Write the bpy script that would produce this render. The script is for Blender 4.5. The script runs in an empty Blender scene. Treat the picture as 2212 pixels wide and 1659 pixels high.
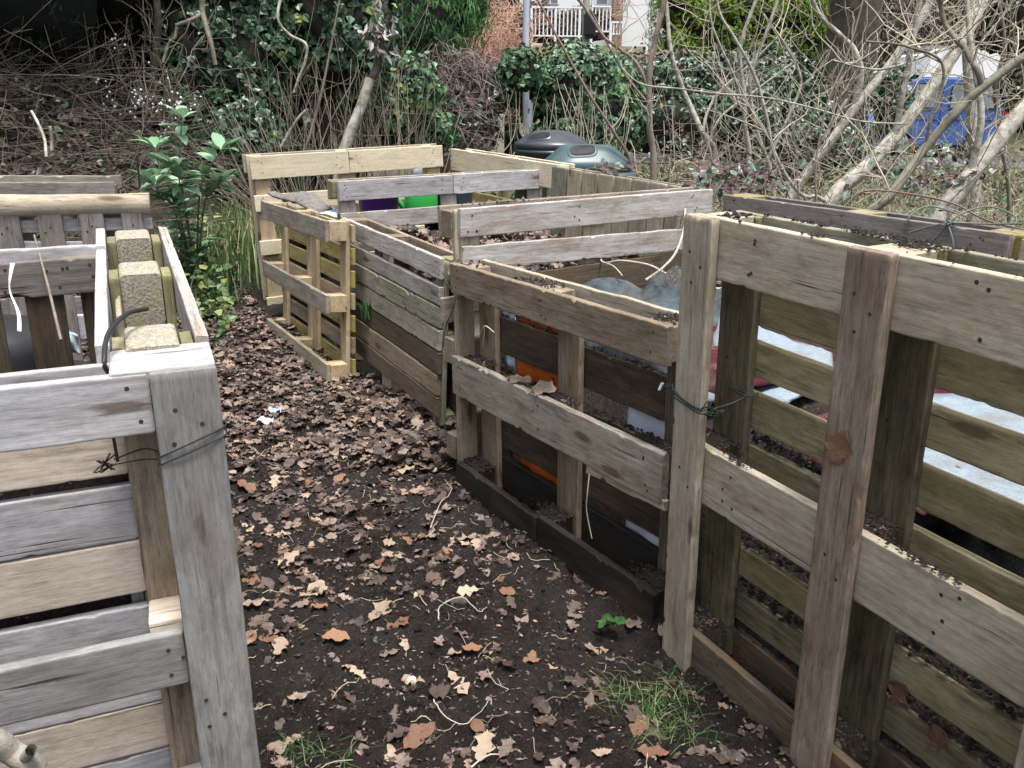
import bpy, math, random
import numpy as np
from mathutils import Vector, Matrix, noise as mnoise
SC=bpy.context.scene; COL=SC.collection
R=math.radians
rng=np.random.default_rng(7); rnd=random.Random(11)
# ------------------------------------------------------------------ camera
F_,P_,RO_,H_=1850.,R(18),R(.68),1.41
c_,s_=math.cos(P_),math.sin(P_); cr,sr=math.cos(RO_),math.sin(RO_)
def ray(x,y):
    a,b=x-1106,y-829.5
    u=(a*cr+b*sr)/F_; v=-(-a*sr+b*cr)/F_
    return np.array([u,c_+v*s_,-s_+v*c_])
def atz(x,y,z):
    d=ray(x,y); return np.array([0,0,H_])+d*(z-H_)/d[2]
def at(x,y,Y):
    d=ray(x,y); return np.array([0,0,H_])+d*Y/d[1]
cam=bpy.data.cameras.new('camera'); co=bpy.data.objects.new('camera',cam); COL.objects.link(co); SC.camera=co
U=Vector((0,s_,c_)); X=Vector((1,0,0)); Fw=Vector((0,c_,-s_))
rt=X*cr+U*sr; up=-X*sr+U*cr
M=Matrix((rt,up,-Fw)).transposed().to_4x4(); M.translation=Vector((0,0,H_)); co.matrix_world=M
cam.sensor_width=36; cam.lens=F_/2212*36; cam.clip_end=500; cam.clip_start=.02
# ------------------------------------------------------------------ nodes
class NT:
    def __init__(s,name,rough=.8,spec=.3):
        s.m=bpy.data.materials.new(name); s.m.use_nodes=True; s.t=s.m.node_tree; s.t.nodes.clear()
        s.o=s.n('ShaderNodeOutputMaterial'); s.b=s.n('ShaderNodeBsdfPrincipled')
        s.t.links.new(s.b.outputs[0],s.o.inputs[0]); s.b.inputs['Roughness'].default_value=rough
        s.b.inputs['Specular IOR Level'].default_value=spec
    def n(s,t,**k):
        a=s.t.nodes.new(t)
        for q,v in k.items(): setattr(a,q,v)
        return a
    def l(s,a,b): s.t.links.new(a,b)
    def put(s,inp,v):
        if hasattr(v,'is_linked') or hasattr(v,'links'): s.l(v,inp)
        else: inp.default_value=v
    def noise(s,vec,scale,detail=4,rough=.55,dist=0):
        a=s.n('ShaderNodeTexNoise'); s.l(vec,a.inputs['Vector']); a.inputs['Scale'].default_value=scale
        a.inputs['Detail'].default_value=detail; a.inputs['Roughness'].default_value=rough; a.inputs['Distortion'].default_value=dist
        return a.outputs['Fac']
    def scale(s,vec,sc,loc=(0,0,0)):
        a=s.n('ShaderNodeMapping'); s.l(vec,a.inputs[0]); a.inputs['Scale'].default_value=sc; a.inputs['Location'].default_value=loc; return a.outputs[0]
    def ramp(s,f,lo,hi,a=0.,b=1.):
        q=s.n('ShaderNodeMapRange'); q.clamp=True; s.put(q.inputs[0],f)
        q.inputs[1].default_value=lo; q.inputs[2].default_value=hi; q.inputs[3].default_value=a; q.inputs[4].default_value=b; return q.outputs[0]
    def math(s,op,a,b=0.):
        q=s.n('ShaderNodeMath',operation=op); s.put(q.inputs[0],a); s.put(q.inputs[1],b); return q.outputs[0]
    def mix(s,f,a,b,mode='MIX'):
        q=s.n('ShaderNodeMix',data_type='RGBA',blend_type=mode); s.put(q.inputs[0],f)
        for i,v in ((6,a),(7,b)):
            if isinstance(v,tuple): q.inputs[i].default_value=(*v,1) if len(v)==3 else v
            else: s.l(v,q.inputs[i])
        return q.outputs[2]
    def bump(s,h,st,dist=.01):
        q=s.n('ShaderNodeBump'); q.inputs['Strength'].default_value=st; q.inputs['Distance'].default_value=dist
        s.l(h,q.inputs['Height']); s.l(q.outputs[0],s.b.inputs['Normal']); return q
    def col(s,v):
        if isinstance(v,tuple): s.b.inputs['Base Color'].default_value=(*v,1)
        else: s.l(v,s.b.inputs['Base Color'])
    def oc(s): return s.n('ShaderNodeTexCoord').outputs['Object']
    def rand(s): return s.n('ShaderNodeObjectInfo').outputs['Random']
MATS={}
def wood(name,c1,c2,grain=.5,green=0.,gcol=(.16,.17,.06),stain=.3,scol=(.03,.024,.018),bleach=.2,bcol=(.6,.56,.5),rough=.82,warm=0.,wcol=(.3,.15,.07)):
    n=NT(name,rough,.25); o=n.oc(); r=n.rand()
    off=n.n('ShaderNodeVectorMath',operation='MULTIPLY_ADD'); cmb=n.n('ShaderNodeCombineXYZ')
    for i in range(3): n.l(r,cmb.inputs[i])
    n.l(cmb.outputs[0],off.inputs[0]); off.inputs[1].default_value=(37,61,83); n.l(o,off.inputs[2]); v=off.outputs[0]
    lo=n.noise(n.scale(v,(2.2,7,7)),1.6,3)
    # warped growth rings
    wv=n.n('ShaderNodeTexWave',wave_type='BANDS',bands_direction='Z'); n.l(n.scale(v,(.55,6,6)),wv.inputs['Vector'])
    wv.inputs['Scale'].default_value=2.6; wv.inputs['Distortion'].default_value=7; wv.inputs['Detail'].default_value=2.5; wv.inputs['Detail Scale'].default_value=.9
    fine=n.noise(n.scale(v,(3.2,30,30)),4,9,.82)
    fib=n.noise(n.scale(v,(7,170,170)),2,4,.75)
    c=n.mix(n.ramp(lo,.3,.7),c1,c2)
    g=n.math('MULTIPLY',n.ramp(wv.outputs['Fac'],.3,.95),grain*.3)
    c=n.mix(g,c,n.mix(1.,c,(.52,.47,.43),'MULTIPLY'))
    g2=n.ramp(fine,.54,.36); c=n.mix(n.math('MULTIPLY',g2,grain*1.1),c,n.mix(1.,c,(.36,.34,.32),'MULTIPLY'))
    c=n.mix(n.math('MULTIPLY',n.ramp(fib,.5,.66),.28),c,bcol); c=n.mix(n.math('MULTIPLY',n.ramp(fib,.46,.34),.5),c,n.mix(1.,c,(.42,.39,.37),'MULTIPLY'))
    if bleach: c=n.mix(n.math('MULTIPLY',n.ramp(n.noise(n.scale(v,(1.5,9,9),(5,1,2)),3,4),.5,.7),bleach),c,bcol)
    if warm: c=n.mix(n.math('MULTIPLY',n.ramp(n.noise(n.scale(v,(2.5,10,10),(1,7,2)),2,4),.5,.66),warm),c,wcol)
    if green: c=n.mix(n.math('MULTIPLY',n.ramp(n.noise(n.scale(v,(3,8,8),(9,4,2)),2.2,5,.6),.42,.66),green),c,gcol)
    pt=n.ramp(n.noise(n.scale(v,(14,34,34),(4,2,6)),3,7,.75),.38,.62); c=n.mix(n.math('MULTIPLY',pt,.34),c,n.mix(1.,c,(.55,.52,.5),'MULTIPLY'))
    # knots
    vo=n.n('ShaderNodeTexVoronoi'); n.l(n.scale(v,(3.0,11,11)),vo.inputs['Vector']); vo.inputs['Scale'].default_value=.75
    k=n.ramp(n.math('ADD',vo.outputs['Distance'],n.ramp(fine,.3,.7,-.03,.03)),.13,.08); c=n.mix(n.math('MULTIPLY',k,.75),c,(.06,.035,.022)); k2=n.ramp(vo.outputs['Distance'],.32,.16); c=n.mix(n.math('MULTIPLY',k2,.16),c,(.16,.10,.065))
    # stains & mildew speckle
    st=n.ramp(n.noise(n.scale(v,(3.2,11,11),(3,3,8)),2.4,7,.68),.52,.68); c=n.mix(n.math('MULTIPLY',st,stain),c,scol); lg=n.ramp(n.noise(n.scale(v,(1.1,26,26),(6,8,1)),3,6,.7),.5,.62); c=n.mix(n.math('MULTIPLY',lg,stain*.7),c,n.mix(1.,c,(.38,.35,.33),'MULTIPLY'))
    sp=n.ramp(n.noise(n.scale(v,(30,60,60)),4,4,.7),.62,.72); c=n.mix(n.math('MULTIPLY',sp,min(1,stain+.15)),c,scol)
    cr_=n.ramp(n.noise(n.scale(v,(1.6,80,80),(2,2,2)),1.7,3,.5),.33,.28); c=n.mix(n.math('MULTIPLY',cr_,.85),c,(.02,.015,.012))
    br=n.ramp(r,0,1,.80,1.14); bb=n.n('ShaderNodeCombineColor')
    for i in range(3): n.l(br,bb.inputs[i])
    c=n.mix(1.,c,bb.outputs[0],'MULTIPLY'); n.col(c)
    h=n.math('ADD',n.math('MULTIPLY',fine,.6),n.math('ADD',n.math('MULTIPLY',wv.outputs['Fac'],.06),n.math('MULTIPLY',cr_,-.9)))
    n.bump(h,.2+.55*grain,.0035); MATS[name]=n.m; return n.m
def plain(name,c1,c2=None,sc=8,rough=.7,spec=.3,bump=.0,bsc=60,metal=0,attr=None,rj=0.,trans=0.,st=None):
    n=NT(name,rough,spec); o=n.oc(); n.b.inputs['Metallic'].default_value=metal
    if attr:
        a=n.n('ShaderNodeAttribute',attribute_name='tint'); f=a.outputs['Fac']
        nz=n.ramp(n.noise(o,sc,4),.3,.7,-.25,.25); f=n.math('ADD',f,nz)
        cr=n.n('ShaderNodeValToRGB'); n.l(f,cr.inputs[0]); e=cr.color_ramp.elements
        while len(e)<len(attr): e.new(.5)
        for i,(p,cc) in enumerate(attr): e[i].position=p; e[i].color=(*cc,1)
        c=cr.outputs[0]
    else:
        c=n.mix(n.ramp(n.noise(o,sc,5),.3,.7),c1,c2 or c1)
    if st: c=n.mix(n.math('MULTIPLY',n.ramp(n.noise(o,st[1],6,.65),.48,.66),st[2]),c,st[0])
    if rj:
        rr=n.ramp(n.rand(),0,1,1-rj,1+rj); bb=n.n('ShaderNodeCombineColor')
        for i in range(3): n.l(rr,bb.inputs[i])
        c=n.mix(1.,c,bb.outputs[0],'MULTIPLY')
    n.col(c)
    if bump: n.bump(n.noise(o,bsc,5,.6),bump,.01)
    if trans:
        t=n.n('ShaderNodeBsdfTranslucent'); 
        if hasattr(c,'links'): n.l(c,t.inputs[0])
        m=n.n('ShaderNodeMixShader'); m.inputs[0].default_value=trans; n.l(n.b.outputs[0],m.inputs[1]); n.l(t.outputs[0],m.inputs[2]); n.l(m.outputs[0],n.o.inputs[0])
    MATS[name]=n.m; return n.m
W={}
W['grey']=wood('weathered_grey_wood',(.30,.265,.215),(.50,.45,.38),.55,.25,stain=.45,bleach=.35,warm=.3,wcol=(.30,.2,.12))
W['greysilver']=wood('silver_wood',(.36,.335,.305),(.56,.53,.49),.55,.12,stain=.35,bleach=.35,bcol=(.62,.6,.6),warm=.35,wcol=(.26,.13,.07))
W['mauve']=wood('mauve_grey_wood',(.41,.405,.415),(.57,.56,.57),.4,.06,stain=.35,bleach=.3,bcol=(.64,.62,.64),warm=.15)
W['slate']=wood('slate_grey_wood',(.20,.20,.195),(.36,.35,.335),.45,.15,gcol=(.16,.15,.09),stain=.3,bleach=.15,bcol=(.42,.42,.42),warm=.15,wcol=(.2,.13,.07))
W['cream']=wood('pale_cream_wood',(.58,.49,.385),(.68,.59,.49),.4,.0,stain=.3,scol=(.12,.1,.09),bleach=.2,bcol=(.7,.62,.54))
W['olive']=wood('olive_stained_wood',(.25,.21,.115),(.47,.40,.25),.5,.6,gcol=(.19,.17,.065),stain=.45,bleach=.2,bcol=(.5,.45,.35),warm=.25,wcol=(.24,.14,.05))
W['tan']=wood('tan_grey_wood',(.37,.31,.22),(.57,.50,.39),.5,.3,gcol=(.24,.2,.09),stain=.32,bleach=.35,bcol=(.5,.46,.4))
W['brown']=wood('brown_weathered_wood',(.25,.19,.13),(.44,.36,.265),.65,.3,gcol=(.16,.14,.06),stain=.4,bleach=.2,bcol=(.4,.35,.3),warm=.3)
W['reddish']=wood('reddish_brown_wood',(.20,.145,.105),(.40,.325,.25),.75,.1,stain=.35,bleach=.3,bcol=(.40,.36,.32),warm=.5,wcol=(.22,.125,.08))
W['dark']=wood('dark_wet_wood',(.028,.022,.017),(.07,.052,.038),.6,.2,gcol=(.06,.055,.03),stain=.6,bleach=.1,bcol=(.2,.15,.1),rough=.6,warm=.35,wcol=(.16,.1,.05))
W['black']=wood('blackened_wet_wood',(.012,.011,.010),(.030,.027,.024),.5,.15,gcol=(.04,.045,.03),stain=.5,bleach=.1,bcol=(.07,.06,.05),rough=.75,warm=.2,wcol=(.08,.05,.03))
W['darkbrown']=wood('dark_brown_wood',(.10,.075,.055),(.16,.125,.09),.6,.25,gcol=(.1,.095,.035),stain=.5,bleach=.1,bcol=(.3,.25,.2),warm=.4,wcol=(.2,.11,.05))
W['yellow']=wood('fresh_yellow_wood',(.68,.57,.38),(.78,.70,.53),.2,.0,stain=.16,scol=(.25,.17,.1),bleach=.4,bcol=(.76,.68,.52))
W['honey']=wood('honey_wood',(.42,.30,.18),(.58,.46,.31),.35,.2,gcol=(.42,.36,.1),stain=.3,bleach=.15,bcol=(.6,.5,.38))
W['mossy']=wood('mossy_yellow_wood',(.30,.24,.10),(.46,.39,.17),.5,.75,gcol=(.3,.28,.05),stain=.5,bleach=.05)
W['greenish']=wood('green_grey_wood',(.25,.235,.165),(.44,.41,.32),.5,.6,gcol=(.17,.19,.09),stain=.4,bleach=.3)
W['greenwood']=wood('algae_green_wood',(.22,.20,.10),(.30,.27,.15),.4,.6,gcol=(.17,.17,.05),stain=.35,bleach=.15)
W['darkolive']=wood('dark_stained_wood',(.09,.078,.05),(.22,.19,.12),.6,.5,gcol=(.13,.125,.045),stain=.75,bleach=.1,bcol=(.35,.31,.25),warm=.3,wcol=(.15,.09,.05))
W['purplish']=wood('purple_brown_wood',(.20,.175,.165),(.29,.26,.245),.55,.1,stain=.4,bleach=.2,bcol=(.42,.38,.37))
NAIL=plain('rusty_nail',(.035,.02,.014),(.07,.035,.025),rough=.85)
def chipmat():
    n=NT('chipboard_block',.9,.15); o=n.oc()
    a=n.noise(o,130,4,.7); b=n.noise(o,12,4)
    c=n.mix(n.ramp(a,.34,.66),(.22,.19,.145),(.46,.42,.34)); c=n.mix(n.math('MULTIPLY',n.ramp(b,.5,.7),.6),c,(.34,.32,.14))
    c=n.mix(n.ramp(n.noise(o,300,2),.66,.7),c,(.05,.04,.03)); n.col(c); n.bump(a,.9,.006); return n.m
CHIP=chipmat()
# ------------------------------------------------------------------ object helpers
def tag(o,label=None,cat=None,group=None,kind=None):
    if label:o['label']=label
    if cat:o['category']=cat
    if group:o['group']=group
    if kind:o['kind']=kind
    return o
def empty(name,loc=(0,0,0),mat=None):
    o=bpy.data.objects.new(name,None); COL.objects.link(o); o.empty_display_size=.1
    if mat is not None:o.matrix_world=mat
    else:o.location=loc
    return o
def link(name,me,parent=None,loc=None):
    o=bpy.data.objects.new(name,me); COL.objects.link(o)
    if parent is not None:o.parent=parent
    if loc is not None:o.location=loc
    return o
def mesh(name,V,Fs,mats,mi=None,smooth=True,tint=None):
    """V (N,3); Fs list of faces or (M,k) array"""
    me=bpy.data.meshes.new(name); V=np.asarray(V,dtype=np.float32)
    if isinstance(Fs,np.ndarray):
        k=Fs.shape[1]; me.vertices.add(len(V)); me.vertices.foreach_set('co',V.ravel())
        me.loops.add(Fs.size); me.loops.foreach_set('vertex_index',Fs.ravel().astype(np.int32))
        me.polygons.add(len(Fs)); me.polygons.foreach_set('loop_start',np.arange(0,Fs.size,k,dtype=np.int32))
        try: me.polygons.foreach_set('loop_total',np.full(len(Fs),k,dtype=np.int32))
        except Exception: pass
        me.update(calc_edges=True)
    else:
        me.from_pydata([tuple(map(float,v)) for v in V],[],[tuple(map(int,f)) for f in Fs]); me.update()
    for m in (mats if isinstance(mats,(list,tuple)) else [mats]): me.materials.append(m)
    if mi is not None: me.polygons.foreach_set('material_index',np.asarray(mi,dtype=np.int32))
    me.polygons.foreach_set('use_smooth',np.full(len(me.polygons),smooth))
    if tint is not None:
        a=me.attributes.new('tint','FLOAT','POINT'); a.data.foreach_set('value',np.asarray(tint,dtype=np.float32))
    me.validate(); return me
def fb(x,seed,oct=3):
    v=0
    for i in range(oct):
        v+=mnoise.noise(Vector((x*2**i,seed*3.7+i*9.1,.5)))/(1.6**i)
    return v
SEED=[0]
def board_mesh(L,T,Wd,mats,rough=.0014,bow=0.,nails=(),seed=None,ch=.003,chip=.5):
    rough*=.38; ch*=.6
    SEED[0]+=1; sd=SEED[0] if seed is None else seed
    ch=min(ch,T*.25); N=max(4,int(L/.014)); t,w=T/2,Wd/2
    sec=[]
    def corner(sy,sz): 
        return [(sy*t,sz*(w-ch*1.3)),(sy*(t-ch*.35),sz*(w-ch*.35)),(sy*(t-ch*1.3),sz*w)]
    a=corner(-1,-1);b=corner(-1,1);c=corner(1,1);d=corner(1,-1)
    sup=max(ch*2.2,.006); sup=min(sup,w*.8)
    sec=[(-t,-w+sup),(-t,0),(-t,w-sup)]+b+c[::-1]+[(t,w-sup),(t,0),(t,-w+sup)]+d+a[::-1]
    K=len(sec); V=[];Fs=[];mi=[]
    xs=[0,.004]+[L*i/N for i in range(1,N)]+[L-.004,L]
    for x in xs:
        inn=.0015 if x in(0,L) else 0
        e1=fb(x*7,sd)*rough*2.2; e2=fb(x*7,sd+50)*rough*2.2
        jg=fb(x*120,sd+31,2)*.0009*min(chip,1.5); cp=max(0,fb(x*30,sd+99,3)-.5)*.016*chip+jg; cp2=max(0,fb(x*30,sd+77,3)-.5)*.016*chip-jg
        yb=bow*math.sin(math.pi*x/L)+fb(x*2,sd+20,1)*.0012
        for ki,(y,z) in enumerate(sec):
            ex=0.
            if x<.005 or x>L-.005: ex=max(0,fb(z*90+y*40,sd+(5 if x<.01 else 9),2))*.007*min(chip,1.6)*(1 if x<.01 else -1)
            z2=z+(e1 if z>0 else e2)
            if z>w-sup*1.05 and y<0: z2-=cp
            if z<-w+sup*1.05 and y<0: z2+=cp2
            z2-=math.copysign(inn,z); y2=y-math.copysign(inn,y)
            V.append((x+ex,y2+yb,z2))
    n=len(xs)
    for i in range(n-1):
        for k in range(K):
            a_,b_=i*K+k,i*K+(k+1)%K; Fs.append((a_,b_,b_+K,a_+K)); mi.append(0)
    for end in (0,n-1):
        base=len(V); 
        for k in range(K): V.append(V[end*K+k])
        f=[base+k for k in range(K)]
        Fs.append(tuple(f if end else f[::-1])); mi.append(0)
    Fs=[f[::-1] for f in Fs]
    for (x,z,side) in nails:
        y=side*(t+.0008)+bow*math.sin(math.pi*min(max(x/L,0),1)); r=.0042; base=len(V)
        for k in range(7):
            an=k*2*math.pi/7; V.append((x+r*math.cos(an),y,z+r*math.sin(an)))
        Fs.append(tuple(base+k for k in (range(7) if side<0 else range(6,-1,-1)))); mi.append(1)
    return mesh('board',V,Fs,[mats,NAIL],mi)
def board(par,name,m,x0,x1,y0,y1,z0,z1,ax='x',nails=(),bow=0.,rough=.0014,chip=.5,tilt=0.,label=None,ch=.003):
    """box in the pallet frame, its length along ax; tilt = rise of the far end"""
    dx,dy,dz=x1-x0,y1-y0,z1-z0; c=Vector(((x0+x1)/2,(y0+y1)/2,(z0+z1)/2))
    m=W[m] if isinstance(m,str) else m
    if ax=='x': L,T,Wd=dx,dy,dz; rot=Matrix.Identity(3); o=Vector((x0,c.y,c.z))
    elif ax=='z': L,T,Wd=dz,dy,dx; rot=Matrix(((0,0,-1),(0,1,0),(1,0,0))); o=Vector((c.x,c.y,z0))
    else: L,T,Wd=dy,dx,dz; rot=Matrix(((0,-1,0),(1,0,0),(0,0,1))); o=Vector((c.x,y0,c.z))
    ob=link(name,board_mesh(L,T,Wd,m,rough,bow,nails,ch=ch,chip=chip),par)
    mm=rot.to_4x4(); mm.translation=o
    if tilt and ax=='x': mm=mm@Matrix.Rotation(-math.atan2(tilt,L),4,'Y')
    if tilt and ax=='z': mm=mm@Matrix.Rotation(-math.atan2(tilt,L),4,'Y')
    ob.matrix_local=mm
    if label: ob['label']=label
    return ob
def pose(O,yaw,lean=0,roll=0):
    m=Matrix.Rotation(R(yaw),4,'Z')@Matrix.Rotation(R(lean),4,'X')@Matrix.Rotation(R(roll),4,'Y'); m.translation=Vector(O); return m
PL='wooden pallets standing on edge as compost bay walls'
def pallet(name,O,yaw,lean,roll,label): 
    e=empty(name,mat=pose(O,yaw,lean,roll)); tag(e,label,'pallet',PL); return e
def nl(xs,w,L,side=-1,j=.012):
    o=[]
    for x in xs:
        for sgn in (-1,1): o.append((x+rnd.uniform(-j,j),sgn*w*.28+rnd.uniform(-.006,.006),side))
        for _ in range(2):
            if rnd.random()<.7:o.append((x+rnd.uniform(-.035,.035),rnd.uniform(-.38,.38)*w,side))
    return [q for q in o if .01<q[0]<L-.01]
def tubes(lines,seg=5,cap=True):
    """lines: list of (pts Nx3, radii N) -> V,F(quads)"""
    VV=[];FF=[];b=0
    ang=np.arange(seg)*2*np.pi/seg; ca,sa=np.cos(ang),np.sin(ang)
    for P,r in lines:
        P=np.asarray(P,float); n=len(P); r=np.broadcast_to(np.asarray(r,float),(n,))
        T=np.gradient(P,axis=0); T/=np.linalg.norm(T,axis=1,keepdims=True)+1e-9
        ref=np.array([0,0,1.]) if abs(T[:,2]).mean()<.8 else np.array([1.,0,0])
        A=np.cross(T,ref); A/=np.linalg.norm(A,axis=1,keepdims=True)+1e-9; B=np.cross(T,A)
        V=P[:,None,:]+r[:,None,None]*(A[:,None,:]*ca[None,:,None]+B[:,None,:]*sa[None,:,None])
        VV.append(V.reshape(-1,3))
        i=np.arange(n-1)[:,None]*seg; k=np.arange(seg)[None,:]; k2=(k+1)%seg
        FF.append(np.stack([b+i+k,b+i+k2,b+i+seg+k2,b+i+seg+k],-1).reshape(-1,4)); b+=n*seg
    return np.concatenate(VV),np.concatenate(FF)
def tube_obj(name,lines,m,parent=None,seg=6,tint=None):
    V,Fc=tubes(lines,seg); t=None
    if tint is not None:
        t=np.repeat(np.concatenate([np.full(len(l[0]),tv) for l,tv in zip(lines,tint)]),seg)
    return link(name,mesh(name,V,Fc,m,tint=t),parent)
def bez(pts,n=8):
    """Catmull-Rom through points"""
    P=[np.array(p,float) for p in pts]; P=[2*P[0]-P[1]]+P+[2*P[-1]-P[-2]]; out=[]
    for i in range(1,len(P)-2):
        for t in np.linspace(0,1,n,endpoint=False):
            a,b,c,d=P[i-1:i+3]; out.append(.5*((2*b)+(-a+c)*t+(2*a-5*b+4*c-d)*t*t+(-a+3*b-3*c+d)*t**3))
    out.append(P[-2]); return np.array(out)
# vectorised value noise
_g=np.random.default_rng(3).random((256,256))
def vn(x,y,s):
    x=np.asarray(x)*s+131.7; y=np.asarray(y)*s+77.3; xi=np.floor(x).astype(int); yi=np.floor(y).astype(int); fx=x-xi; fy=y-yi
    fx=fx*fx*(3-2*fx); fy=fy*fy*(3-2*fy)
    g=lambda a,b:_g[a%256,b%256]
    return (g(xi,yi)*(1-fx)+g(xi+1,yi)*fx)*(1-fy)+(g(xi,yi+1)*(1-fx)+g(xi+1,yi+1)*fx)*fy-.5
def sst(x,a,b): t=np.clip((x-a)/(b-a),0,1); return t*t*(3-2*t)
def ground_h(x,y):
    x=np.asarray(x,float); y=np.asarray(y,float)
    near=1-sst(y,8,12)
    h=vn(x,y,1.1)*.035+near*(vn(x,y,5)*.03+vn(x,y,14)*.03+vn(x,y,38)*.026+vn(x,y,80)*.016)
    h=h+.25*sst(y,9,18)+3.1*sst(y,22,29)*sst(x,-14,-3)+1.2*sst(y,16,30)*(1-sst(x,-14,-3))
    h=h+.25*np.exp(-(((x+4.2)/2.2)**2+((y-6.8)/1.6)**2))
    return h
# ------------------------------------------------------------------ world & sun
w=bpy.data.worlds.new('World'); SC.world=w; w.use_nodes=True; t=w.node_tree; bg=t.nodes['Background']
sky=t.nodes.new('ShaderNodeTexSky'); sky.sky_type='NISHITA'; sky.sun_disc=False; sky.sun_elevation=R(76); sky.sun_rotation=R(150)
sky.air_density=1.0; sky.dust_density=4.5; sky.ozone_density=2.
hs=t.nodes.new('ShaderNodeHueSaturation'); hs.inputs['Saturation'].default_value=.45; t.links.new(sky.outputs[0],hs.inputs['Color']); t.links.new(hs.outputs[0],bg.inputs[0]); bg.inputs[1].default_value=.075
sd=bpy.data.lights.new('sun','SUN'); sd.energy=1.5; sd.angle=R(16); sd.color=(1,.985,.96); so=bpy.data.objects.new('sun',sd); COL.objects.link(so)
az=R(150); el=R(76); d=Vector((math.sin(az)*math.cos(el),math.cos(az)*math.cos(el),math.sin(el)))
so.rotation_euler=d.to_track_quat('Z','Y').to_euler()
SC.view_settings.view_transform='Standard'; SC.view_settings.look='None'; SC.view_settings.exposure=1.84; SC.view_settings.gamma=1
SC.render.engine='CYCLES'; SC.cycles.max_bounces=6; SC.cycles.diffuse_bounces=3; SC.cycles.transparent_max_bounces=6
exec_parts=[]
# ================================================================== PALLETS
# --- F: near right, perimeter-base face toward the path
p=pallet('wooden_pallet',(.441,2.026,0),-62.6,2.158,.721,'large olive stained pallet nearest the camera on the right, tied with green wire')
for x0,x1,m in ((0,.1,'tan'),(.475,.573,'reddish'),(.945,1.045,'tan')):
    board(p,'upright_slat',m,x0,x1,-.024,-.001,-.02,1.182,'z',nails=[(1.09,-.02,-1),(1.12,.02,-1),(1.05,.01,-1),(.58,.015,-1),(.54,-.02,-1)],rough=.0016,chip=1.2,ch=.004)
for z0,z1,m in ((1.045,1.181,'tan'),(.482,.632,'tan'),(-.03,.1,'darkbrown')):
    board(p,'skid_board',m,.002,1.043,0,.022,z0,z1,'x',nails=nl((.2,.75),z1-z0,1.04),chip=.6,tilt=-.004,rough=.001)
for x in (.004,.477,.948):
    for z0,z1 in ((1.06,1.178),(.486,.622),(.0,.1)): board(p,'block','tan' if z0>1 else 'darkbrown',x,x+.095,.0225,.098,z0,z1,'x',ch=.004)
    board(p,'stringer','darkolive',x+.0,x+.115 if x<.9 else x+.1,.099,.12,-.02,1.055,'z',nails=[(q,.02,-1) for q in (.15,.3,.45,.85)],rough=.001)
    board(p,'top_cleat','greenwood',x+.0,x+.1,.099,.12,1.057,1.176,'x')
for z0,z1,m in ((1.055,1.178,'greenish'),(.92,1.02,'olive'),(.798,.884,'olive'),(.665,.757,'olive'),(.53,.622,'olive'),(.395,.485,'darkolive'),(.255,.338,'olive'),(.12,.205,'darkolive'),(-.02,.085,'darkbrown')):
    board(p,'deck_board',m,.0,1.043,.121,.141,z0,z1,'x',bow=rnd.uniform(-.003,.003),rough=.0016,chip=.8,nails=nl((.53,),z1-z0,1.04))
# --- E: middle right
p=pallet('wooden_pallet',(-.208,3.047,0),-57,1.13,-.6,'weathered brown pallet with soil on its ledges, left of the tall near pallet')
board(p,'skid_board','brown',-.007,1.132,0,.024,.765,.874,'x',nails=nl((.05,.57,1.08),.1,1.14),chip=1.6,rough=.002,ch=.004)
board(p,'skid_board','grey',-.014,1.14,0,.024,.378,.527,'x',nails=nl((.05,.57,1.08),.14,1.15),chip=2,rough=.0025,label='grey middle board with a split lower end')
board(p,'splinter','tan',.8,1.15,.004,.022,.352,.382,'x',chip=3,rough=.004,tilt=.012)
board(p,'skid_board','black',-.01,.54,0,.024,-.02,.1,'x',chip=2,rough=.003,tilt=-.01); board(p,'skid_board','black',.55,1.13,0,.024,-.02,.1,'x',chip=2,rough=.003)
for x in (.0,.5,1.01):
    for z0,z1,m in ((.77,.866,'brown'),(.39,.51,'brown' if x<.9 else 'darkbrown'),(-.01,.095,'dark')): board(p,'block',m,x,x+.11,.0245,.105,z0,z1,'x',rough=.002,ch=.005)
    board(p,'stringer',('brown','brown','darkbrown')[int(x*2)],x+.015,x+.13,.106,.127,.0,.765,'z',rough=.002,ch=.004)
board(p,'end_cleat','tan',-.028,-.008,.03,.1,.02,.76,'z')
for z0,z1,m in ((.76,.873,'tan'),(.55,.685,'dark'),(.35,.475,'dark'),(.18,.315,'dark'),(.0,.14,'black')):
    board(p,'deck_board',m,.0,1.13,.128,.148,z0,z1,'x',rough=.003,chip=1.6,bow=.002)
# --- C: slatted face toward the path
p=pallet('wooden_pallet',(-.981,4.791,.105),-61.7,-2.1,.68,'grey and green pallet with seven close slats facing the leafy path')
for (z0,z1),m,x0 in zip(((.615,.706),(.502,.582),(.402,.494),(.3,.392),(.192,.29),(.09,.186),(-.005,.085)),('greysilver','greysilver','greenish','grey','darkbrown','brown','darkbrown'),(0,-.01,-.015,-.04,-.04,-.05,-.06)):
    board(p,'slat',m,x0,1.362+rnd.uniform(-.004,.008),0,.021,z0,z1,'x',nails=nl((.06,.64,1.3),.09,1.36),chip=1.5,rough=.002,bow=rnd.uniform(-.006,.004),ch=.004)
for x in (-.02,.6,1.27):
    board(p,'stringer','greenish' if x>1 else 'grey',x,x+.1,.0215,.043,-.085,.69,'z',chip=1)
    for z0,z1 in ((.61,.7),(.28,.38),(-.1,0)): board(p,'block','greenwood' if x>1 else 'brown',x,x+.1,.0435,.125,z0,z1,'x',ch=.005)
for z0,z1,m in ((.61,.7,'brown'),(.28,.38,'brown'),(-.1,.0,'dark')): board(p,'skid_board',m,-.04,1.37,.1255,.147,z0,z1,'x',rough=.002,nails=nl((.63,),.09,1.36))
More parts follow.
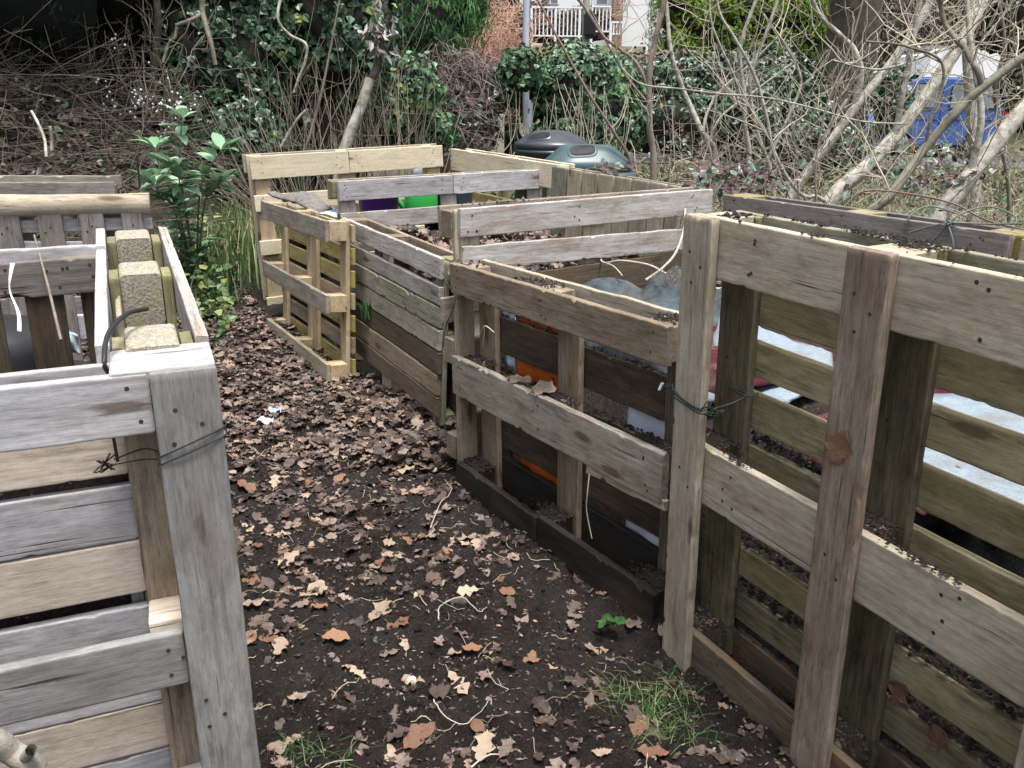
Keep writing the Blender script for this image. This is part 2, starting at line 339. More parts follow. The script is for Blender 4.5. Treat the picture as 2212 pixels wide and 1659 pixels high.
# --- B: far left of the row, skids toward the path
p=pallet('wooden_pallet',(-1.6,5.42,0),-60.85,-3.0,-1.3,'honey coloured pallet at the far end of the path with mossy slats behind its frame')
for z0,z1 in ((.715,.822),(.345,.443),(-.02,.075)):
    board(p,'skid_board','grey' if z0>.3 else 'tan',-.088,1.275,0,.022,z0,z1,'x',nails=nl((.0,.6,1.2),.1,1.36),chip=1)
    for x in (-.07,.54,1.17): board(p,'block','honey',x,x+.1,.0225,.115,z0+.004,z1-.006,'x',ch=.004)
for x in (-.07,.5,.6,1.12): board(p,'stringer','honey',x+.03,x+.13,.1155,.138,.0,.82,'z',rough=.001)
zz=.0
for i,m in enumerate(('mossy','brown','mossy','honey','mossy','mossy','honey')):
    board(p,'deck_board',m,-.08,1.28,.139,.158,.005+i*.118,.092+i*.118,'x',rough=.0015)
# --- A: far yellow pallet facing the camera
p=pallet('wooden_pallet',(-1.734,5.926,0),26.5,0,-2.5,'fresh yellow pallet across the back of the farthest bay')
for x0,x1 in ((0,.68),(.683,1.39)): board(p,'top_board','yellow',x0,x1,0,.022,.915,1.068,'x',nails=nl((.06,.62),.14,.7,j=.03),chip=.5)
board(p,'middle_board','yellow',0,1.39,0,.022,.70,.81,'x',nails=nl((.06,.62,1.3),.1,1.39)); board(p,'lower_board','yellow',0,1.39,0,.022,.4,.5,'x')
board(p,'lower_board','yellow',0,1.39,0,.022,0,.1,'x')
for x in (.02,.62,1.27):
    board(p,'stringer','honey',x+.0,x+.1,.023,.045,.0,1.06,'z'); board(p,'stringer','yellow',x-.02 if x<.1 else x,x+.08,.12,.14,.0,1.07,'z')
    for z in (.93,.72,.01): board(p,'block','honey',x,x+.095,.046,.119,z,z+.09,'x')
board(p,'back_board','tan',-.02,1.4,.141,.16,.95,1.075,'x')
# --- A2: yellow side pallet
p=pallet('wooden_pallet',(-.47,6.6,0),-54,0,1.9,'fresh yellow pallet in front of the plastic compost bins')
board(p,'top_board','yellow',-.05,1.22,0,.022,.945,1.1,'x',nails=nl((.1,.9),.14,1.2)); board(p,'lower_board','mossy',-.05,1.22,0,.022,.66,.82,'x',nails=nl((.1,.9),.14,1.2))
board(p,'lower_board','yellow',-.05,1.22,0,.022,.3,.42,'x')
for x in (-.03,.55,1.1):
    board(p,'stringer','honey',x,x+.1,.023,.045,.0,1.095,'z')
    for z in (1.0,.7,.02): board(p,'block','yellow',x,x+.1,.046,.12,z,z+.09,'x')
board(p,'back_board','yellow',-.04,1.23,.121,.142,1.0,1.1,'x'); board(p,'back_board','yellow',-.04,1.23,.121,.142,.4,.5,'x')
# --- D1: first divider
p=pallet('wooden_pallet',(-1.0,5.06,0),30.1,0,-1.2,'grey divider pallet with a jointed top board in front of the yellow pallet')
board(p,'top_board','mauve',.002,.738,0,.022,.87,.985,'x',nails=nl((.05,.66),.11,.73),chip=.6); board(p,'top_board','mauve',.742,1.39,0,.022,.868,.988,'x',nails=nl((.06,.58),.11,.65),chip=.6)
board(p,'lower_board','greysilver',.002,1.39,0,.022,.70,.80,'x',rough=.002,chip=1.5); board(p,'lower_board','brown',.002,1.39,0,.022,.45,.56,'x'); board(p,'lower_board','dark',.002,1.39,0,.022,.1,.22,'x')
for x in (.0,.66,1.29):
    board(p,'stringer','greysilver',x+.004,x+.11,.0225,.044,.0,.975,'z',rough=.002)
    for z in (.885,.45,.05): board(p,'block','greenwood' if x<.1 else 'grey',x-.02 if x<.1 else x,x+.095,.0445,.12,z,z+.095,'x')
board(p,'back_board','grey',-.02,1.4,.121,.142,.87,.985,'x',chip=1); board(p,'back_board','grey',-.02,1.4,.121,.142,.5,.6,'x')
# --- D2: second divider
p=pallet('wooden_pallet',(-.13,3.2,0),34.6,0,-.7,'silver grey divider pallet with rust stained boards behind the soil topped pallet')
board(p,'top_board','greysilver',-.066,1.25,0,.022,.945,1.052,'x',nails=nl((.06,.55,1.2),.1,1.3),chip=.8,rough=.0018,ch=.004)
board(p,'lower_board','greysilver',-.06,1.25,0,.022,.822,.915,'x',chip=2,rough=.004,tilt=-.03)
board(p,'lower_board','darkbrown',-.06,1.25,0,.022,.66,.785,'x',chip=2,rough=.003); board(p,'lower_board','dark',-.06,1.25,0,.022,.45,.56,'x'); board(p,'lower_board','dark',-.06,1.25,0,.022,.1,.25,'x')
for x in (-.078,.53,1.14):
    board(p,'stringer','tan',x,x+.11,.0225,.04,.0,1.045,'z',rough=.001)
    for z in (.94,.45,.05): board(p,'block','brown',x-.005,x+.1,.0405,.115,z,z+.1,'x')
board(p,'back_board','grey',-.085,1.25,.1155,.137,.94,1.052,'x',chip=1); board(p,'back_board','grey',-.085,1.25,.1155,.137,.6,.7,'x')
# --- R: vertical slats behind
p=pallet('wooden_pallet',(.194,5.69,0),-56,0,1.8,'pallet with upright slats side by side in front of the green compost bin')
xs=[(0,.195),(.215,.345),(.36,.50),(.515,.65),(.665,.80),(.815,.95),(.965,1.09),(1.105,1.2)]
for (a,b) in xs: board(p,'slat','tan' if a>0 else 'greenish',a,b,0,.021,.0,1.048,'z',nails=[(.97,.0,-1),(.9,.03,-1),(.93,-.03,-1)],chip=.8)
for z in (.93,.48,.02):
    board(p,'stringer','greenish',.0,1.2,.0215,.045,z,z+.11,'x')
    for x in (.02,.55,1.08): board(p,'block','greenish',x,x+.1,.0455,.12,z,z+.1,'x')
    board(p,'back_board','greenish',.0,1.22,.1205,.142,z,z+.11,'x')
# --- R2: behind the near right bay
p=pallet('wooden_pallet',(.938,3.94,0),-58.5,0,.6,'dark purplish grey pallet with mossy yellow blocks along the back of the near bay')
board(p,'top_board','purplish',.0,1.3,0,.022,.955,1.042,'x',nails=nl((.05,.65,1.2),.08,1.3),chip=.8,ch=.004); board(p,'lower_board','purplish',.0,1.3,0,.022,.75,.86,'x')
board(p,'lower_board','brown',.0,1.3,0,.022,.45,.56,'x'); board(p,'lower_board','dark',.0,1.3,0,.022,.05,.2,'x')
for x in (.0,.62,1.2):
    board(p,'stringer','brown',x+.01,x+.1,.0225,.045,.0,1.03,'z')
    for z in (.94,.45,.05): board(p,'block','mossy',x,x+.12,.0455,.14,z,z+.1,'x',ch=.008,rough=.003)
board(p,'back_board','purplish',-.03,1.32,.1405,.162,.95,1.04,'x',chip=1); board(p,'back_board','brown',-.03,1.32,.1405,.162,.5,.6,'x')
# --- R3: its neighbour at the right edge of the frame
p=pallet('wooden_pallet',(1.635,2.79,0),-58.5,0,.6,'short stretch of orange brown pallet with a mossy block at the right edge')
board(p,'top_board','tan',.0,1.2,0,.022,.93,1.02,'x'); board(p,'lower_board','brown',.0,1.2,0,.022,.6,.7,'x'); board(p,'lower_board','brown',.0,1.2,0,.022,.1,.22,'x')
for x in (.0,.6,1.1):
    board(p,'stringer','honey',x,x+.1,.0225,.045,.0,1.02,'z')
    for z in (.93,.45,.05): board(p,'block','mossy',x,x+.12,.0455,.14,z,z+.1,'x',ch=.008,rough=.003)
board(p,'back_board','brown',.0,1.2,.1405,.162,.93,1.02,'x')
# --- L1: near left
p=pallet('wooden_pallet',(-1.477,.985,0),23.26,.2,-.485,'pale grey and cream pallet at the near left with a wide slate grey end slat')
board(p,'upright_slat','slate',.957,1.064,-.023,-.001,-.02,.976,'z',nails=[(.93,.02,-1),(.9,-.02,-1),(.87,.028,-1),(.35,.03,-1),(.31,.0,-1),(.29,.03,-1)],chip=.4,ch=.004)
board(p,'upright_slat','slate',.0,.1,-.023,-.001,-.02,.976,'z')
board(p,'skid_board','mauve',.0,.956,-.001,.021,.866,.973,'x',nails=nl((.93,.5),.1,.97),chip=.3,ch=.004); board(p,'skid_board','slate',.0,.956,-.001,.021,.36,.472,'x',nails=nl((.93,.5),.1,.97),chip=.3,ch=.004)
board(p,'skid_board','slate',.0,.956,-.001,.021,-.02,.09,'x')
for x in (.0,.47,.9):
    w_=.16 if x>.8 else .11
    for z0,z1,m in ((.868,.95 if x<.8 else .958,'mauve'),(.365,.49,'cream'),(-.01,.09,'mauve')): board(p,'block',m,x,x+w_,.022,.105,z0,z1,'x',ch=.004)
    board(p,'stringer','brown' if x>.8 else 'grey',x,x+(.16 if x>.8 else .11),.106,.127,.0,.866,'z',chip=.3)
board(p,'top_cap','mauve',.897,1.064,.0,.148,.9585,.979,'x',rough=.0006,chip=.6,ch=.005)
for z0,z1,m in ((.868,.957,'mauve'),(.746,.862,'cream'),(.612,.724,'mauve'),(.497,.608,'cream'),(.36,.467,'mauve'),(.245,.355,'mauve'),(.13,.242,'cream'),(.0,.125,'mauve')):
    board(p,'deck_board',m,.0,.9 if z0<.3 or True else 1.06,.128,.148,z0,z1,'x',chip=.5,rough=.001)
# --- L2: left side wall running away, seen from above
p=pallet('wooden_pallet',(-.568,1.545,0),114.5,0,-2.8,'narrow pallet running away on the left with three pale chipboard blocks in its top')
for y0,m in ((0,'greysilver'),(.168,'mauve')):
    for z0,z1 in ((.9,1.0),(.45,.56),(.0,.11)): board(p,'skid_board' if y0==0 else 'deck_board',m,.035,1.19,y0,y0+.024,z0,z1,'x',chip=1.6,rough=.003,nails=nl((.1,.6),.1,1.19),ch=.004)
for x0,x1 in ((.015,.155),(.60,.735),(1.04,1.17)):
    for y in (.026,.143): board(p,'stringer','greenwood',x0-.0,x1-.03,y,y+.023,.0,.985,'z',rough=.001,ch=.002)
    for z0,z1 in ((.865,.995),(.45,.56),(.0,.11)):
        o=board(p,'block',CHIP,x0,x1,.0505,.1425,z0,z1,'x',ch=.012,rough=.003)
board(p,'split_piece','tan',.27,.42,.143,.155,.6,.99,'z',chip=2,rough=.003)
# --- L3: left cross wall
p=pallet('wooden_pallet',(-1.03,2.19,0),28,0,0,'brown cross pallet on the left with wide upright boards and a hanging white tag')
board(p,'skid_board','purplish',-1.1,-.012,0,.022,.94,1.03,'x',chip=1.5,rough=.003,nails=nl((.85,.97,1.05),.09,1.09))
board(p,'skid_board','purplish',-1.1,-.012,0,.022,.4,.5,'x')
board(p,'stringer','mauve',-1.1,-.012,.06,.08,.97,1.053,'x',chip=1.2,rough=.003); board(p,'stringer','mauve',-1.1,-.012,.06,.08,.4,.5,'x')
for a in (-1.06,-.6,-.115): 
    for z in (.94,.4): board(p,'block','greenwood',a,a+.1,.0235,.059,z,z+.09,'x')
for a,b in ((-.215,-.125),(-.085,-.01),(-.38,-.27),(-.54,-.43),(-.7,-.6)): board(p,'deck_board','darkbrown',a,b,.081,.1,.0,1.0,'z',rough=.001)
# --- L4: log topped cross wall
p=pallet('wooden_pallet',(-1.42,3.38,0),17,0,0,'dark slatted pallet under a pale half round rail on the far left')
for a,b in ((-.075,.0),(-.225,-.14),(-.37,-.285),(-.52,-.43),(-.67,-.58),(-.82,-.73)): board(p,'slat','purplish',a-.03,b-.03,.0,.02,.0,1.0,'z',nails=[(.95,.0,-1),(.93,.02,-1)])
for z in (.93,.5,.1): board(p,'skid_board','mauve',-.95,-.0,.021,.043,z,z+.1 if z<.9 else .975,'x')
board(p,'skid_board','mauve',-.95,-.0,.021,.043,.84,.905,'x',tilt=-.02,rough=.004)
n_=24; L_=1.15; V=[];Fs=[]
for i in range(n_+1):
    x=-1.15+L_*i/n_; rr=.042+.004*fb(x*3,5)
    for k in range(13):
        a=math.pi*1.1*(k/12)-.05*math.pi; V.append((x+ (rnd.uniform(-.002,.002)),.02-math.cos(a-math.pi/2)*rr*.75-0.0,1.03+math.sin(a-math.pi/2)*rr+fb(x*8,k)*.001))
    V+= [(x,.045,1.03+rr*.95),(x,.045,1.03-rr*.95)]
K=15
for i in range(n_):
    for k in range(K): Fs.append((i*K+k,(i+1)*K+k,(i+1)*K+(k+1)%K,i*K+(k+1)%K))
Fs.append(tuple(range(K))); Fs.append(tuple(n_*K+k for k in range(K-1,-1,-1)))
rl=link('half_round_rail',mesh('rail',V,Fs,W['tan']),p)
# --- L5 far left board wall
p=pallet('wooden_pallet',(-1.9,4.15,0),14,0,0,'partly hidden pallet with a splintered top board behind the half round rail')
board(p,'skid_board','purplish',-1.1,.0,0,.022,.97,1.045,'x',rough=.003); board(p,'skid_board','purplish',-1.1,.0,0,.022,.4,.5,'x')
board(p,'stringer','grey',-1.1,.02,.08,.1,1.0,1.07,'x',chip=2,rough=.004)
for a in (-1.0,-.5,-.1): board(p,'block','brown',a,a+.1,.0235,.079,.97,1.03,'x'); board(p,'upright_slat','dark',a,a+.1,.101,.12,0,1.0,'z')
# ================================================================== GROUND
def spaced(a,b,fine0,fine1,st,grow=1.12,mx=3.):
    v=list(np.arange(fine0,fine1,st)); s=st; x=v[-1]
    while x<b: s=min(s*grow,mx); x+=s; v.append(x)
    s=st; x=v[0]; l=[]
    while x>a: s=min(s*grow,mx); x-=s; l.append(x)
    return np.array(l[::-1]+v)
gx=spaced(-60,70,-1.7,1.5,.0095); gy=spaced(-6,140,1.35,5.2,.0105)
GX,GY=np.meshgrid(gx,gy); GZ=ground_h(GX,GY)
nx,ny=len(gx),len(gy); i=np.arange(nx-1)[None,:]; j=np.arange(ny-1)[:,None]*nx
Fq=np.stack([i+j,i+j+1,i+j+1+nx,i+j+nx],-1).reshape(-1,4)
n=NT('mud_ground',.6,.35); o=n.oc()
big=n.noise(o,1.3,4); mid=n.noise(o,14,5,.65); fine=n.noise(o,90,6,.7)
c=n.mix(n.ramp(mid,.3,.7),(.009,.007,.006),(.030,.022,.018)); c=n.mix(n.math('MULTIPLY',n.ramp(fine,.5,.75),.4),c,(.06,.046,.037))
c=n.mix(n.math('MULTIPLY',n.ramp(fine,.66,.72),.8),c,(.22,.18,.15))
sp=n.n('ShaderNodeSeparateXYZ'); n.l(o,sp.inputs[0])
far=n.math('MULTIPLY',n.ramp(sp.outputs[1],6.5,9.5),n.ramp(n.noise(o,2.5,5),.2,.6))
c=n.mix(far,c,n.mix(n.ramp(n.noise(o,6,5),.35,.65),(.05,.075,.022),(.17,.145,.075)))
n.col(c); n.l(n.math('ADD',n.ramp(big,.42,.60,.2,.75),n.ramp(fine,.3,.7,-.08,.14)),n.b.inputs['Roughness'])
n.bump(n.math('ADD',n.math('MULTIPLY',mid,.8),fine),1.,.02); MUD=n.m
g=link('ground',mesh('ground',np.stack([GX.ravel(),GY.ravel(),GZ.ravel()],1),Fq,MUD)); tag(g,kind='structure')
def roadstrip():
    V=[];Fs=[]
    for k,x in enumerate(np.linspace(-8,40,40)):
        for y in (19.,22.5): V.append((x,y,ground_h(x,y)+.03))
    for k in range(39): Fs.append((2*k,2*k+2,2*k+3,2*k+1))
    return mesh('road',V,Fs,plain('asphalt',(.06,.06,.06),(.1,.1,.1),20,.9))
tag(link('road',roadstrip()),kind='structure')
# ================================================================== LEAVES
def leaf_shape(kind,L,seed,n=12):
    """outline stations -> (V,F) with a midrib; x along the leaf"""
    r=random.Random(seed); ts=np.linspace(0,1,n+1); asp=r.uniform(.85,1.1)
    if kind=='oak':
        n=18; ts=np.linspace(0,1,n+1); env=np.sin(np.pi*np.clip(ts,0,1)**1.35)**.75*.36*asp
        ph=r.uniform(-.3,.3); wv=.74+.26*np.cos(2*np.pi*(ts*3.2+.5)+ph); wl=env*wv; wr=env*(.74+.26*np.cos(2*np.pi*(ts*3.2+.38)+ph))
    elif kind=='beech':
        e=np.sin(np.pi*ts**.9)**.8*.31*asp; wl=e*(1+.05*np.cos(ts*40)); wr=e*(1+.05*np.cos(ts*40+1))
    elif kind=='chestnut':
        e=np.sin(np.pi*ts**1.2)**.9*.2*asp; wl=e;wr=e
    else:
        e=np.sin(np.pi*ts**.8)**.6*.33; wl=e*(1+np.array([r.uniform(-.45,.2) for _ in ts])); wr=e*(1+np.array([r.uniform(-.45,.2) for _ in ts]))
    wl=wl+.006; wr=wr+.006
    fold=r.uniform(-.12,.32); curl=r.uniform(-.5,.8); tw=r.uniform(-.4,.4); side=r.uniform(-.25,.25)
    V=[]
    for t_,a,b in zip(ts,wl,wr):
        for q in (-1,-.5,0,.5,1):
            y=(a if q>0 else b)*q; z=abs(y)*fold+curl*(t_-.5)**2*.5+ tw*y*(t_-.5) +.05*math.sin(t_*13+seed)*q*q+.03*math.sin(t_*29+seed*2+q*3)
            V.append((t_-.5,y+side*(t_-.5)**2,z))
    Fs=[]
    for i in range(len(ts)-1):
        for q in range(4): a=i*5+q; Fs.append((a,a+5,a+6,a+1))
    V=np.array(V)*L; V[:,2]-=np.percentile(V[:,2],15)
    # stalk
    b=len(V); V=np.vstack([V,[(-.5*L,-.004*L*2,V[2,2]),(-.5*L,.008*L,V[2,2]),(-.68*L,.03*L,V[2,2]+.01*L),(-.68*L,.05*L,V[2,2]+.01*L)]]); Fs.append((b,b+1,b+3,b+2))
    return V,np.array(Fs)
def leafmat(name,stops):
    n=NT(name,.55,.4); o=n.oc(); a=n.n('ShaderNodeAttribute',attribute_name='tint').outputs['Fac']
    f=n.math('ADD',a,n.math('MULTIPLY',n.rand(),.55)); f=n.math('FRACT',f)
    f=n.math('ADD',n.math('MULTIPLY',f,.86),n.ramp(n.noise(o,22,4),.3,.7,-.16,.10))
    cr=n.n('ShaderNodeValToRGB'); n.l(f,cr.inputs[0]); e=cr.color_ramp.elements
    while len(e)<len(stops): e.new(.5)
    for i,(p_,cc) in enumerate(stops): e[i].position=p_; e[i].color=(*cc,1)
    c=n.mix(n.math('MULTIPLY',n.ramp(n.noise(o,60,5,.7),.52,.66),.55),cr.outputs[0],(.05,.03,.02)); n.col(c); n.bump(n.noise(o,150,4,.6),.5,.004)
    return n.m
LM=leafmat('dead_leaf',[(0,(.035,.024,.020)),(.25,(.075,.050,.038)),(.5,(.145,.105,.083)),(.72,(.235,.172,.135)),(.88,(.31,.205,.135)),(1,(.48,.375,.28))])
LMp=leafmat('pale_oak_leaf',[(0,(.24,.18,.13)),(.5,(.42,.32,.23)),(1,(.62,.53,.40))]); LMb=leafmat('rust_beech_leaf',[(0,(.13,.065,.045)),(.4,(.22,.115,.065)),(.75,(.34,.19,.10)),(1,(.46,.30,.18))]); LMd=leafmat('dark_wet_leaf',[(0,(.045,.03,.026)),(.5,(.10,.065,.052)),(1,(.17,.12,.10))])
def inpath(x,y,pad=0.):
    # left edge: L1/L2 ; right edge: F,E,C,B line
    if y<2.0: xr=.441+(2.026-y)*.518
    elif y<3.05: xr=.405-(y-2.1)*.65
    elif y<4.2: xr=-.21-(y-3.05)*.30
    else: xr=-.60-(y-4.2)*.74 if y<5.5 else -1.6-(y-5.5)*.5
    if y<1.5: xl=-.5
    elif y<2.7: xl=-.56-(y-1.5)*.5
    else: xl=-1.2-(y-2.7)*1.0
    return xl+pad<x<xr-pad*.3
def vis_density(x,y):
    d=np.interp(y,[1.3,1.9,2.4,2.8,3.3,4,5,7],[.30,.34,.5,.8,1,1,1,.9])
    # muddy wet patch near the right pallet
    d*=1-.75*math.exp(-(((x-.12)/.33)**2+((y-2.1)/.42)**2)); return d
kinds=['oak','beech','torn','oak','torn','beech','oak','torn','chestnut','torn']
variants=[leaf_shape(k,1.,40+i) for i,k in enumerate(kinds)]; variants+= [leaf_shape(k,1.,80+i) for i,k in enumerate(kinds)]
vk=kinds+kinds
# individually placed leaves: the largest in view
LAB={'oak':('lobed oak leaf lying pale and dry on the dark mud','pale lobed oak leaves on the mud'),'beech':('oval rust brown leaf lying flat on the dark mud','oval rust brown leaves on the mud'),'torn':('torn dark brown leaf pressed into the wet mud','torn dark leaves on the mud'),'chestnut':('long narrow withered leaf on the muddy path','long narrow leaves on the path')}
vm={}
for i,(V,Fc) in enumerate(variants):
    m={'oak':LMp,'beech':LMb,'torn':LMd,'chestnut':LM}[vk[i]]
    if vk[i]=='torn' and i>10: m=LM
    vm[i]=mesh('leaf',V,Fc,m,tint=np.full(len(V),.2))
def place_leaf(i,x,y,size,rz,tilt=.2,z=None):
    o=link('fallen_leaf',vm[i]); z=ground_h(x,y) if z is None else z
    e1=(ground_h(x+.02,y)-ground_h(x-.02,y))/.04; e2=(ground_h(x,y+.02)-ground_h(x,y-.02))/.04
    nrm=Vector((-e1+rnd.gauss(0,tilt),-e2+rnd.gauss(0,tilt),1)).normalized()
    o.matrix_world=Matrix.Translation((x,y,z+.006))@nrm.to_track_quat('Z','Y').to_matrix().to_4x4()@Matrix.Rotation(rz,4,'Z')@Matrix.Scale(size,4)
    l,g_=LAB[vk[i]]; tag(o,l,'leaf',g_); return o
byk={k:[i for i in range(20) if vk[i]==k] for k in LAB}
# leaves read off the photograph (px,py,kind,size)
for (px,py,k,s) in [(551,1302,'oak',.085),(690,1318,'beech',.075),(820,1318,'oak',.12),(858,1345,'beech',.085),(726,1375,'beech',.075),(690,1265,'oak',.10),(556,1180,'beech',.055),(604,1185,'beech',.075),(676,1118,'torn',.08),(655,1222,'beech',.07),(790,1125,'beech',.06),(835,1045,'beech',.07),(880,1018,'oak',.08),(1000,1045,'beech',.08),(1010,1270,'oak',.07),(935,1255,'beech',.05),(1030,1180,'oak',.06),(1095,1278,'beech',.055),(1235,1275,'oak',.05),(1020,1395,'beech',.055),(1152,1420,'beech',.065),(1088,1438,'torn',.07),(890,1455,'oak',.06),(950,1480,'torn',.06),(1030,1560,'beech',.05),(1045,1608,'oak',.09),(905,1585,'beech',.09),(860,1585,'torn',.06),(1295,1500,'torn',.08),(1380,1570,'beech',.07),(1410,1625,'beech',.07),(600,1590,'oak',.085),(910,1165,'beech',.06),(760,1175,'torn',.08),(905,970,'beech',.09),(985,1290,'torn',.07),(1240,1480,'torn',.06),(840,1220,'torn',.07),(930,1160,'oak',.06),(640,1260,'oak',.08),(530,1050,'beech',.1),(545,1075,'torn',.09),(720,1200,'oak',.07),(875,1385,'oak',.06)]:
    P=atz(px,py,.01); place_leaf(rnd.choice(byk[k]),P[0],P[1],s*1.05,rnd.uniform(0,6.28),.12)
cnt=44; 
while cnt<296:
    y=1.45+2.1*rnd.random()**1.0; x=rnd.uniform(-1.3,.9)
    if not inpath(x,y,.02) or rnd.random()>vis_density(x,y): continue
    i=rnd.choice([a for a in range(20) if (vk[a]!='oak' or rnd.random()<.6) and (vk[a]!='beech' or rnd.random()<.45)]); s=rnd.uniform(.032,.085)
    if vk[i]=='torn': s*=.8
    place_leaf(i,x,y,s,rnd.uniform(0,6.28),.16,float(ground_h(x,y))-rnd.choice([.002,.005,.008])); cnt+=1
def litter(name,pts,size,label,cat,mats=None,tilt=.2,dz=.006,group=None,par=None,tr=(0,1),fade=None):
    VV=[];FF=[];TT=[];b=0
    for (x,y,z) in pts:
        V,Fc=variants[rnd.randrange(20)]; s=rnd.uniform(*size)
        nrm=Vector((rnd.gauss(0,tilt),rnd.gauss(0,tilt),1)).normalized()
        Mx=np.array((nrm.to_track_quat('Z','Y').to_matrix()@Matrix.Rotation(rnd.uniform(0,6.28),3,'Z')))*s
        VV.append(V@Mx.T+[x,y,z+dz-rnd.choice([0,.004,.008,.011])]); FF.append(Fc+b); b+=len(V); TT.append(np.full(len(V),tr[0]+(tr[1]-tr[0])*rnd.random()**1.15))
    o=link(name,mesh(name,np.concatenate(VV),np.concatenate(FF),mats or LM,tint=np.concatenate(TT)),par)
    if label: tag(o,label,cat,kind='stuff')
    return o
pts=[]
while len(pts)<15000:
    y=1.5+7.0*rnd.random(); x=rnd.uniform(-4.5,1)
    if not inpath(x,y,-.03) or rnd.random()>vis_density(x,y): continue
    if y<3.2 and rnd.random()<.5: continue
    pts.append((x,y,float(ground_h(x,y))+(rnd.random()*.02 if y>3.2 else 0)))
litter('leaf_litter',pts,(.026,.07),'carpet of dead brown leaves along the path between the pallets','leaf litter')
# small crumbs of broken leaf, bark and stalks in the mud
VV=[];FF=[];TT=[];b=0
for _ in range(14000):
    y=1.35+3.2*rnd.random()**1.2; x=rnd.uniform(-1.4,1.1)
    if not (inpath(x,y,-.06)): continue
    s=rnd.uniform(.0015,.006); a=rnd.uniform(0,6.28); z=float(ground_h(x,y))+.002
    d=np.array([math.cos(a),math.sin(a),rnd.uniform(-.3,.3)])*s*rnd.uniform(1,2.2); e=np.array([-math.sin(a),math.cos(a),rnd.uniform(-.4,.4)])*s*rnd.uniform(.2,.8)
    c0=np.array([x,y,z+s*.3]); VV+= [c0-d,c0+e,c0+d*rnd.uniform(.6,1),c0-e+[0,0,s*.3]]; FF.append([b,b+3,b+2,b+1]); b+=4; TT+=[rnd.random()**1.8]*4
tag(link('leaf_crumbs',mesh('leaf_crumbs',np.array(VV),np.array(FF),LM,tint=TT)),'fine crumbs of broken leaf scattered over the mud','leaf crumbs',kind='stuff')
STRAW=plain('pale_straw',(.50,.44,.33),(.36,.30,.2),30,.7); ROOT=plain('white_stem',(.48,.44,.37),(.32,.28,.22),30,.7); TWIG=plain('brown_twig',(.13,.10,.075),(.24,.20,.16),30,.85)
# clods of trodden mud
VV=[];FF=[];b=0; ico=np.array([(0,0,1),(.9,0,.1),(.3,.85,.1),(-.7,.5,.1),(-.7,-.5,.1),(.3,-.85,.1),(0,0,-.6)]); fcs=np.array([(0,1,2),(0,2,3),(0,3,4),(0,4,5),(0,5,1),(6,2,1),(6,3,2),(6,4,3),(6,5,4),(6,1,5)])
for _ in range(5200):
    y=1.35+2.9*rnd.random(); x=rnd.uniform(-1.3,1.2)
    if not inpath(x,y,-.1): continue
    s=rnd.uniform(.003,.007)*(1 if rnd.random()<.8 else rnd.uniform(1.3,2.6)); VV.append(ico*s*(1+rng.normal(0,.3,(7,3)))*[1,1,.7]+[x,y,float(ground_h(x,y))+s*.15]); FF.append(fcs+b); b+=7
tag(link('mud_clods',mesh('mud_clods',np.concatenate(VV),np.concatenate(FF),MUD,smooth=False)),'small clods of trodden mud on the path','mud clods',kind='stuff')
# fine stalks
ls=[];tt=[]
for _ in range(420):
    y=1.4+3.4*rnd.random(); x=rnd.uniform(-1.4,1.1)
    if not inpath(x,y,-.05): continue
    a=rnd.uniform(0,6.28); L=rnd.uniform(.02,.09); z=float(ground_h(x,y))+.008; P=[np.array([x,y,z])]; 
    for k in range(4): a+=rnd.gauss(0,.35); q=P[-1]+np.array([math.cos(a),math.sin(a),0])*L/4; q[2]=float(ground_h(q[0],q[1]))+.006+rnd.random()*.006; P.append(q)
    ls.append((np.array(P),rnd.uniform(.0006,.0013)))
o=tube_obj('dry_stalks',ls,STRAW,seg=3); tag(o,'thin dry stalks strewn over the muddy path','dry stalks',kind='stuff')
def onground(pix,z=.012): return [atz(a,b_,z+ (c[0] if c else 0)) for a,b_,*c in pix]
for pix,rr,lab in [([(948,1338),(950,1310),(975,1296),(1003,1290),(1020,1308),(1035,1322),(1050,1312),(1056,1300)],.003,'white crooked stem lying bent on the black mud'),
    ([(935,1510),(960,1545),(1000,1565),(1040,1535),(1062,1505)],.0022,'thin curved straw bent like a bow on the mud'),
    ([(505,965),(515,1000),(560,985),(600,940)],.002,'thin arched stem beside the slate end slat'),
    ([(930,1140),(950,1090),(975,1060),(960,1035)],.003,'curled brown twig among leaves by the soil topped pallet'),
    ([(1020,1655),(1060,1630),(1120,1640),(1150,1659)],.0028,'pale looping stem at the bottom edge of the path'),
    ]:
    o=tube_obj('dry_stem',[(lambda C_: (C_,np.linspace(rr*.8,rr*.3,len(C_))))(bez(onground(pix),5)+rng.normal(0,.0012,(len(pix)*5-4,3)))],ROOT if rr>.0019 else STRAW,seg=6); tag(o,lab,'stem')
# litter under & around at left and far
# ---- scraps
def scrap(px,py,s,m,lab,z=.03):
    P=atz(px,py,z); V=[];Fs=[];n_=7
    for i in range(n_):
        for j in range(n_):
            u,v=i/(n_-1)-.5,j/(n_-1)-.5
            V.append((P[0]+u*s*1.4,P[1]+v*s,P[2]+.25*s*math.sin(u*7+px)*math.cos(v*6)+.1*s*math.sin(v*13)))
    for i in range(n_-1):
        for j in range(n_-1): a=i*n_+j; Fs.append((a,a+n_,a+n_+1,a+1))
    o=link('plastic_scrap',mesh('scrap',V,Fs,m)); tag(o,lab,'scrap')
scrap(592,886,.045,plain('blue_grey_plastic',(.26,.33,.45),rough=.4),'small blue grey scrap of plastic among the leaves')
scrap(572,908,.05,plain('white_plastic',(.42,.41,.38),(.5,.52,.55),rough=.4),'white crumpled scrap of plastic next to the blue one')
scrap(707,793,.07,plain('grey_plastic',(.3,.33,.36),rough=.4),'grey scrap tucked under the honey coloured pallet corner')
